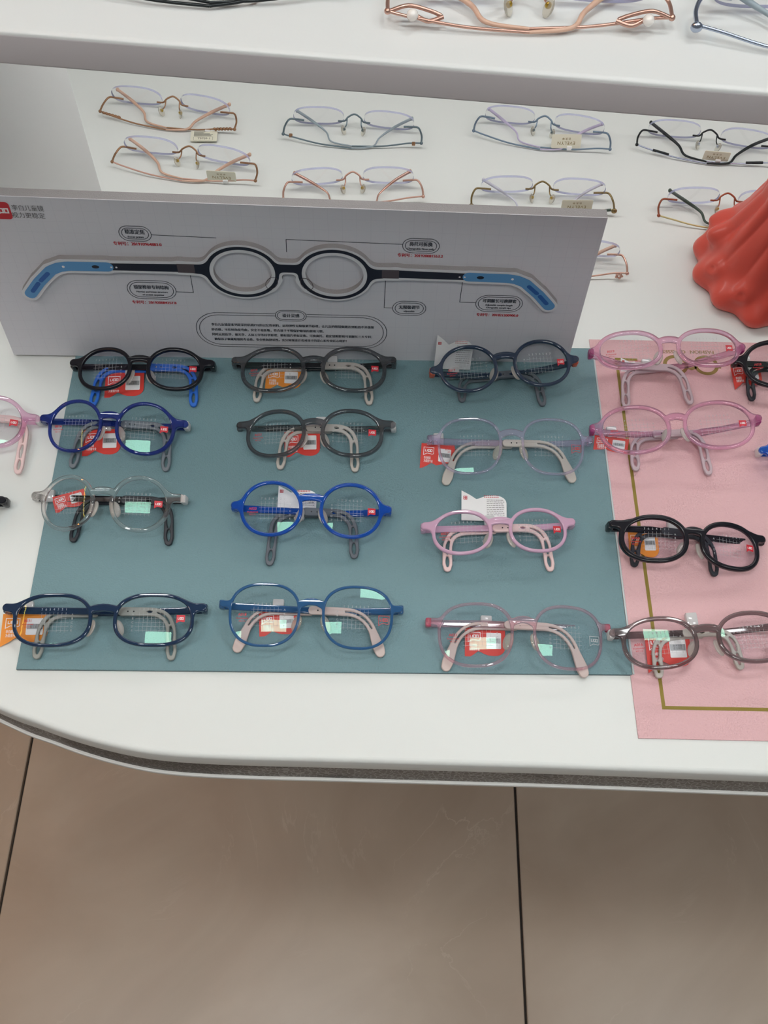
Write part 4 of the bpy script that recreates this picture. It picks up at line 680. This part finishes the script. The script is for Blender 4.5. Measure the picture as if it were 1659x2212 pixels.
# ------------------------------------------------------------------ rimless spectacles, standing upside down with the temples towards the viewer
FLIP = Matrix(((1, 0, 0), (0, 0, 1), (0, -1, 0)))
def rimless(key, C):
    D = DATA[key]; base = C.get('base', 0.0); W = D['W']
    mw = Matrix.Translation(Vector((D['loc'][0], D['loc'][1], base + 0.0085))) @ (Matrix.Rotation(D['rz'], 3, 'Z') @ FLIP).to_4x4()
    root = thing('rimless_glasses', C['label'], 'glasses', mw, group=C.get('group', 'rimless glasses at the back of the counter'))
    s = 0.255 * W; a = 0.182 * W; b = 0.0145; ZL = C.get('ZL', 0.023); lean = 0.30; met = M[C['metal']]; tr = C.get('r', 0.00075)
    def zl(x, y): return ZL + lean * (y - 0.004) - 0.9 * (abs(x) ** 2) + 0.9 * s * s
    for sg in (-1, 1):
        p = superell(a, b, 2.7, 56); p[:, 1] = np.where(p[:, 1] > 0, p[:, 1] * 0.78, p[:, 1]); NK = len(p)
        V = []; Fc = []; NR = 5
        for side in (0.0014, -0.0014):
            V.append((sg * s, -0.006, zl(s, -0.006) + side))
            for r in range(1, NR + 1):
                for (px, py) in p * (r / NR): V.append((px + sg * s, py - 0.006, zl(px + sg * s, py - 0.006) + side))
        off = 1 + NR * NK; nf = 0
        for o_, fl in ((0, False), (off, True)):
            for k in range(NK):
                k2 = (k + 1) % NK; f = [(o_, o_ + 1 + k, o_ + 1 + k2)]
                for r in range(NR - 1): q = o_ + 1 + r * NK; f.append((q + k, q + NK + k, q + NK + k2, q + k2))
                Fc += [x[::-1] for x in f] if fl else f
        nf = len(Fc)
        for k in range(NK): k2 = (k + 1) % NK; q = 1 + (NR - 1) * NK; Fc.append((q + k2, q + k, off + q + k, off + q + k2))
        me = pydata(V, Fc); smooth(me, 50); me.materials.append(M['lens_clear']); me.materials.append(M['lens_edge'])
        mi = [0] * nf + [1] * (len(Fc) - nf); me.polygons.foreach_set('material_index', mi); obj('lens', me, None, root)
    xb = s - a; zb = float(zl(xb, 0.0))
    bm_ = [tube([(-xb - 0.006, -0.0010, zb - 0.0014), (-xb + 0.0005, -0.0015, zb - 0.0012), (-xb * 0.62, -0.0040, zb + 0.0015), (0, -0.0062, zb + 0.0035), (xb * 0.62, -0.0040, zb + 0.0015), (xb - 0.0005, -0.0015, zb - 0.0012), (xb + 0.006, -0.0010, zb - 0.0014)], tr * 1.15)]
    for sg in (-1, 1): bm_.append(tube([(sg * xb * 0.70, -0.0036, zb + 0.001), (sg * xb * 0.74, 0.0005, zb - 0.004), (sg * xb * 0.92, 0.0016, zb - 0.0085)], tr * 0.8))
    obj('bridge', smooth(join(bm_), 60), met, root)
    for sg in (-1, 1):
        pd = obj('nose_pad', ball((sg * xb * 0.98, 0.0030, zb - 0.0095), (0.0030, 0.0056, 0.0013), 14, 8, rz=sg * 0.3, ry=sg * 0.9), M['pad_clear'], root)
        obj('pad_mount', ball((sg * xb * 0.96, 0.0018, zb - 0.0092), (0.0018, 0.0020, 0.0012), 10, 6), M[C.get('mount', 'gold_pad')], pd)
        xe = s + a; h_ = W / 2
        obj('end_piece', smooth(join([tube([(sg * (xe - 0.010), -0.0012, float(zl(xe - 0.010, -0.001)) - 0.0014), (sg * (xe - 0.002), -0.0022, float(zl(xe - 0.002, -0.001)) - 0.0012), (sg * (h_ - 0.004), -0.0018, ZL - 0.005), (sg * (h_ - 0.0004), 0.0, 0.010), (sg * h_, 0.0006, 0.001)], tr * 1.25), ball((sg * h_, 0.001, 0.0), (0.0017, 0.0017, 0.0017), 10, 8)]), 60), met, root)
        # temple: from this hinge across to the other side, hook rising behind the far lens
        f = -sg; dz_ = 0.0014 if sg > 0 else -0.0014; droop = 0.0062
        bow = C.get('bow', 0.006)
        pts = [(sg * h_, 0.001, 0.0), (sg * (h_ - 0.012), 0.0022, -0.0012 + dz_), (sg * h_ * 0.45, 0.005, -bow * 0.75 + dz_), (0, droop, -bow + dz_)]
        pt2 = [(0, droop, -bow + dz_), (f * h_ * 0.30, droop - 0.001, -bow * 0.45 + dz_), (f * (h_ - 0.041), 0.0035, 0.0085 + dz_), (f * (h_ - 0.0265), 0.0005, 0.0205), (f * (h_ - 0.0110), -0.0055, 0.0265)]
        te = obj('temple', smooth(tube(pts, tr), 60), M[C.get('temple', C['metal'])], root)
        obj('temple_tip', smooth(join([tube(pt2, tr, radii=[1.0, 1.5, 1.7, 2.2, 2.0] if C.get('thick', True) else [1, 1.05, 1.1, 1.9, 1.9]), ball(pt2[-1], (tr * 2.2, tr * 3.0, tr * 2.6), 12, 8, rx=0.6)]), 60), M[C['tip']], te)
        if C.get('deco') == 'twist':
            obj('twisted_ornament', join([ball((sg * (h_ - 0.004 - 0.0031 * i), 0.0012 + 0.0004 * i, -0.0006 - 0.0002 * i + dz_ * 0.5), (0.0021, 0.0014, 0.0014), 10, 6, rz=0.5) for i in range(6)]), met, te)
        if C.get('deco') == 'pearl':
            obj('pearl', ball((sg * (h_ - 0.012), 0.0005, -0.0034), (0.0029, 0.0029, 0.0029)), M['pearl'], te)
            obj('twig_ornament', smooth(join([tube([(sg * (h_ - 0.001), 0.001, 0), (sg * (h_ - 0.010), -0.0015, 0.0010), (sg * (h_ - 0.020), 0.0005, 0.0005), (sg * (h_ - 0.026), 0.0020, -0.001)], 0.0010), tube([(sg * (h_ - 0.014), 0.0025, -0.001), (sg * (h_ - 0.020), 0.0035, -0.0035), (sg * (h_ - 0.027), 0.0025, -0.0012)], 0.0011)]), 60), met, te)
        if C.get('deco') == 'square': obj('cube_ornament', box(sg * (h_ - 0.0075), 0.0014, -0.0010, 0.0034, 0.0030, 0.0030, 0.0006), M['brown_gold'], te)
        if C.get('deco') == 'band': obj('band_ornament', smooth(tube([(sg * (h_ - 0.016), 0.0026, -0.0014 + dz_), (sg * (h_ - 0.032), 0.0040, -0.0032 + dz_)], 0.0013, spline=False), 60), M['black_metal'], te)
        if C.get('deco') == 'disc': obj('disc_ornament', ball((sg * h_, 0.0015, -0.001), (0.0030, 0.0028, 0.0020), 14, 8), met, te)
        if C.get('deco') == 'flower' and sg > 0: obj('flower_ornament', join([ball((h_ - 0.007 + 0.0024 * math.cos(t), 0.003 + 0.0022 * math.sin(t), -0.0022), (0.0015, 0.0014, 0.001), 8, 6) for t in np.linspace(0, 5.03, 5)]), met, te)
        if C.get('deco') == 'green': obj('enamel_sleeve', smooth(tube([(sg * (h_ - 0.003), 0.001, -0.0008 + dz_ * 0.4), (sg * (h_ - 0.012), 0.0030, -0.0012 + dz_), (sg * (h_ - 0.018), 0.0034, -0.0024 + dz_)], 0.0013), 60), M['green_tip'], te); obj('disc_ornament', ball((sg * h_, 0.0015, -0.001), (0.0028, 0.0026, 0.0020), 14, 8), met, te)
    if 'tag' in D:
        q = [np.array(v) + (0, 0, base) for v in D['tag']]; ex = q[1] - q[0]; Lx = np.linalg.norm(ex); ex /= Lx; dn = q[2] - q[0]; dn -= ex * (dn @ ex); Hy = np.linalg.norm(dn); ey = -dn / Hy; ez = np.cross(ex, ey)
        tm_ = mw.inverted() @ Matrix(((ex[0], ey[0], ez[0], q[0][0]), (ex[1], ey[1], ez[1], q[0][1]), (ex[2], ey[2], ez[2], q[0][2]), (0, 0, 0, 1)))
        tg = obj('tag', flat([rrect(0, -Hy, Lx, 0, 0.0012)], 0.0003), M['tag_cream'], root, 'cream paper price tag'); tg.matrix_local = tm_
        if C.get('tagtext') == 'code':
            bxp = rrect(0.12 * Lx, -0.93 * Hy, 0.84 * Lx, -0.60 * Hy, 0.0006); ln = [bxp + [bxp[0]]]
            obj('printed_text', join([ribbon(ln, 0.0002, 0.0004), move(fit_width(text('T9709-1', 0.0036), 0.46 * Lx), dx=0.50 * Lx, dy=-0.765 * Hy, dz=0.0004), ribbon([[(0.12 * Lx, -y * Hy), ((0.12 + l) * Lx, -y * Hy)] for y, l in ((0.12, 0.42), (0.22, 0.36), (0.31, 0.60), (0.40, 0.72), (0.49, 0.66))], 0.0006, 0.0004)]), M['ink_black'], tg)
        else:
            obj('printed_text', move(join([text('EVELYN', 0.0046, spacing=1.15), move(text('依 芙 琳', 0.0024), dy=-0.0042)]), dx=0.5 * Lx, dy=-0.62 * Hy, dz=0.0004, rz=math.pi), M['olive_print'], tg)
        obj('loop', box(0.62 * Lx, -Hy if C.get('tagtext') != 'code' else 0.0004, 0.0006, 0.005, 0.004, 0.0022, 0.0006), M['tag_white'], tg)
    return root
RIM = {
 'R1': dict(label='rose brown rimless glasses with twisted temples and a cream tag lying in front, back left', metal='brown_gold', tip='peach_tip', deco='twist', tagtext='code'),
 'R2': dict(label='gunmetal rimless glasses with small square ornaments, second in the back row', metal='gunmetal', tip='steel_tip', deco='square', mount='gunmetal', thick=False),
 'R3': dict(label='slate blue rimless glasses with an upright cream tag, third in the back row', metal='slate_metal', tip='lilac_tip', mount='gunmetal', thick=False),
 'R4': dict(label='black and silver rimless glasses cut by the right edge in the back row', metal='black_metal', tip='black_metal', temple='silver', deco='band', mount='silver'),
 'R5': dict(label='copper brown rimless glasses with a tilted cream tag, next to the white side panel', metal='brown_gold', tip='peach_tip', temple='rose_gold'),
 'R6': dict(label='slim rose gold rimless glasses without tag right behind the sign', metal='rose_gold', tip='rose_gold', thick=False, bow=0.004),
 'R7': dict(label='antique gold rimless glasses with round hinges and dark green enamel behind the sign', metal='antique_gold', temple='pale_gold', tip='clear_tip', deco='green', thick=False, bow=0.007),
 'R8': dict(label='red gold rimless glasses with dark green tips, half hidden by the red statue', metal='red_gold', temple='pale_gold', tip='green_tip', bow=0.007),
 'R9': dict(label='rose gold rimless glasses with a flower hinge peeking out behind the sign', metal='rose_gold', tip='peach_tip', deco='flower'),
 'U1': dict(label='dark blue black glasses at the top left of the upper shelf, mostly out of frame', metal='black_metal', tip='black_metal', base=SHELF_Z, r=0.0008, bow=0.010, group='glasses on the upper shelf', thick=False),
 'U2': dict(label='rose gold glasses with pearls on their hinges on the upper shelf', metal='rose_gold', tip='peach_tip', deco='pearl', base=SHELF_Z, r=0.0008, bow=0.005, ZL=0.018, group='glasses on the upper shelf'),
 'U3': dict(label='silver glasses at the top right of the upper shelf, cut by the frame', metal='silver', tip='steel_tip', deco='disc', base=SHELF_Z, r=0.0009, bow=0.010, group='glasses on the upper shelf', thick=False),
}
for k in RIM: rimless(k, RIM[k])

# ------------------------------------------------------------------ red glazed figure base
def red_figure():
    t = thing('red_statue', 'glossy red sculpted figure base with wavy folds standing at the right', 'statue', loc=(0.3595, 0.6534, 0))
    nz, nt_ = 110, 240; Htop = 0.225
    zs = np.linspace(0, 1, nz); th = np.linspace(0, 2 * np.pi, nt_, endpoint=False)
    prof_z = [0, 0.003, 0.010, 0.02, 0.03, 0.05, 0.07, 0.09, 0.12, 0.16, 0.20, 0.216, 0.225]; prof_r = [0.058, 0.0615, 0.062, 0.059, 0.0555, 0.0490, 0.0410, 0.0335, 0.0300, 0.0282, 0.0255, 0.017, 0.0005]
    rng = random.Random(5); bumps = []
    for k in range(12): bumps.append((2 * math.pi * k / 12 + 0.12, 0.009 + 0.003 * (k % 2), 0.19, 0.013, 0.0090))          # scalloped foot
    for k in range(10): bumps.append((2 * math.pi * (k + 0.35) / 10 + rng.uniform(-.1, .1), rng.choice((0.026, 0.030, 0.036)), 0.16, 0.0085, 0.0060))
    for bt in (2.55, 2.95): bumps.append((bt, 0.039, 0.17, 0.0095, 0.0100))
    V = []
    for zi in zs:
        z = Htop * zi; r0 = np.interp(z, prof_z, prof_r); fl = np.clip((z - 0.022) / 0.03, 0, 1) * np.clip((0.225 - z) / 0.03, 0, 1)
        tw = 7 * (th - 3.0 * (z - 0.06)); r = r0 * (1 + 0.07 * fl * (np.abs(np.sin(tw + 0.5 * np.sin(2 * th))) ** 0.8 + 0.35 * np.sin(11 * th + 20 * z) - 0.5))
        for (bt, bz, sw, sz, am) in bumps:
            dth = (th - bt + np.pi) % (2 * np.pi) - np.pi; g = (dth / sw) ** 2 + ((z - bz) / sz) ** 2
            r = r + am * np.exp(-g ** 1.3) - am * 0.5 * np.exp(-g / 0.12) * (1 if bz < 0.03 and bz > 0.02 else 0)
        for i in range(nt_): V.append((r[i] * math.cos(th[i]), r[i] * math.sin(th[i]), z))
    Fc = [(j * nt_ + i, j * nt_ + (i + 1) % nt_, (j + 1) * nt_ + (i + 1) % nt_, (j + 1) * nt_ + i) for j in range(nz - 1) for i in range(nt_)]; Fc.append(tuple(range(nt_))[::-1])
    me = pydata(V, Fc); smooth(me, 70); obj('sculpted_body', me, M['red_glaze'], t)
    me = flat([[(0.056 * math.cos(a), 0.056 * math.sin(a)) for a in np.linspace(0, 2 * np.pi, 48, endpoint=False)]], 0.0006); shift(me, 0.0006); obj('foot_pad', me, M['black_matt'], t)
red_figure()
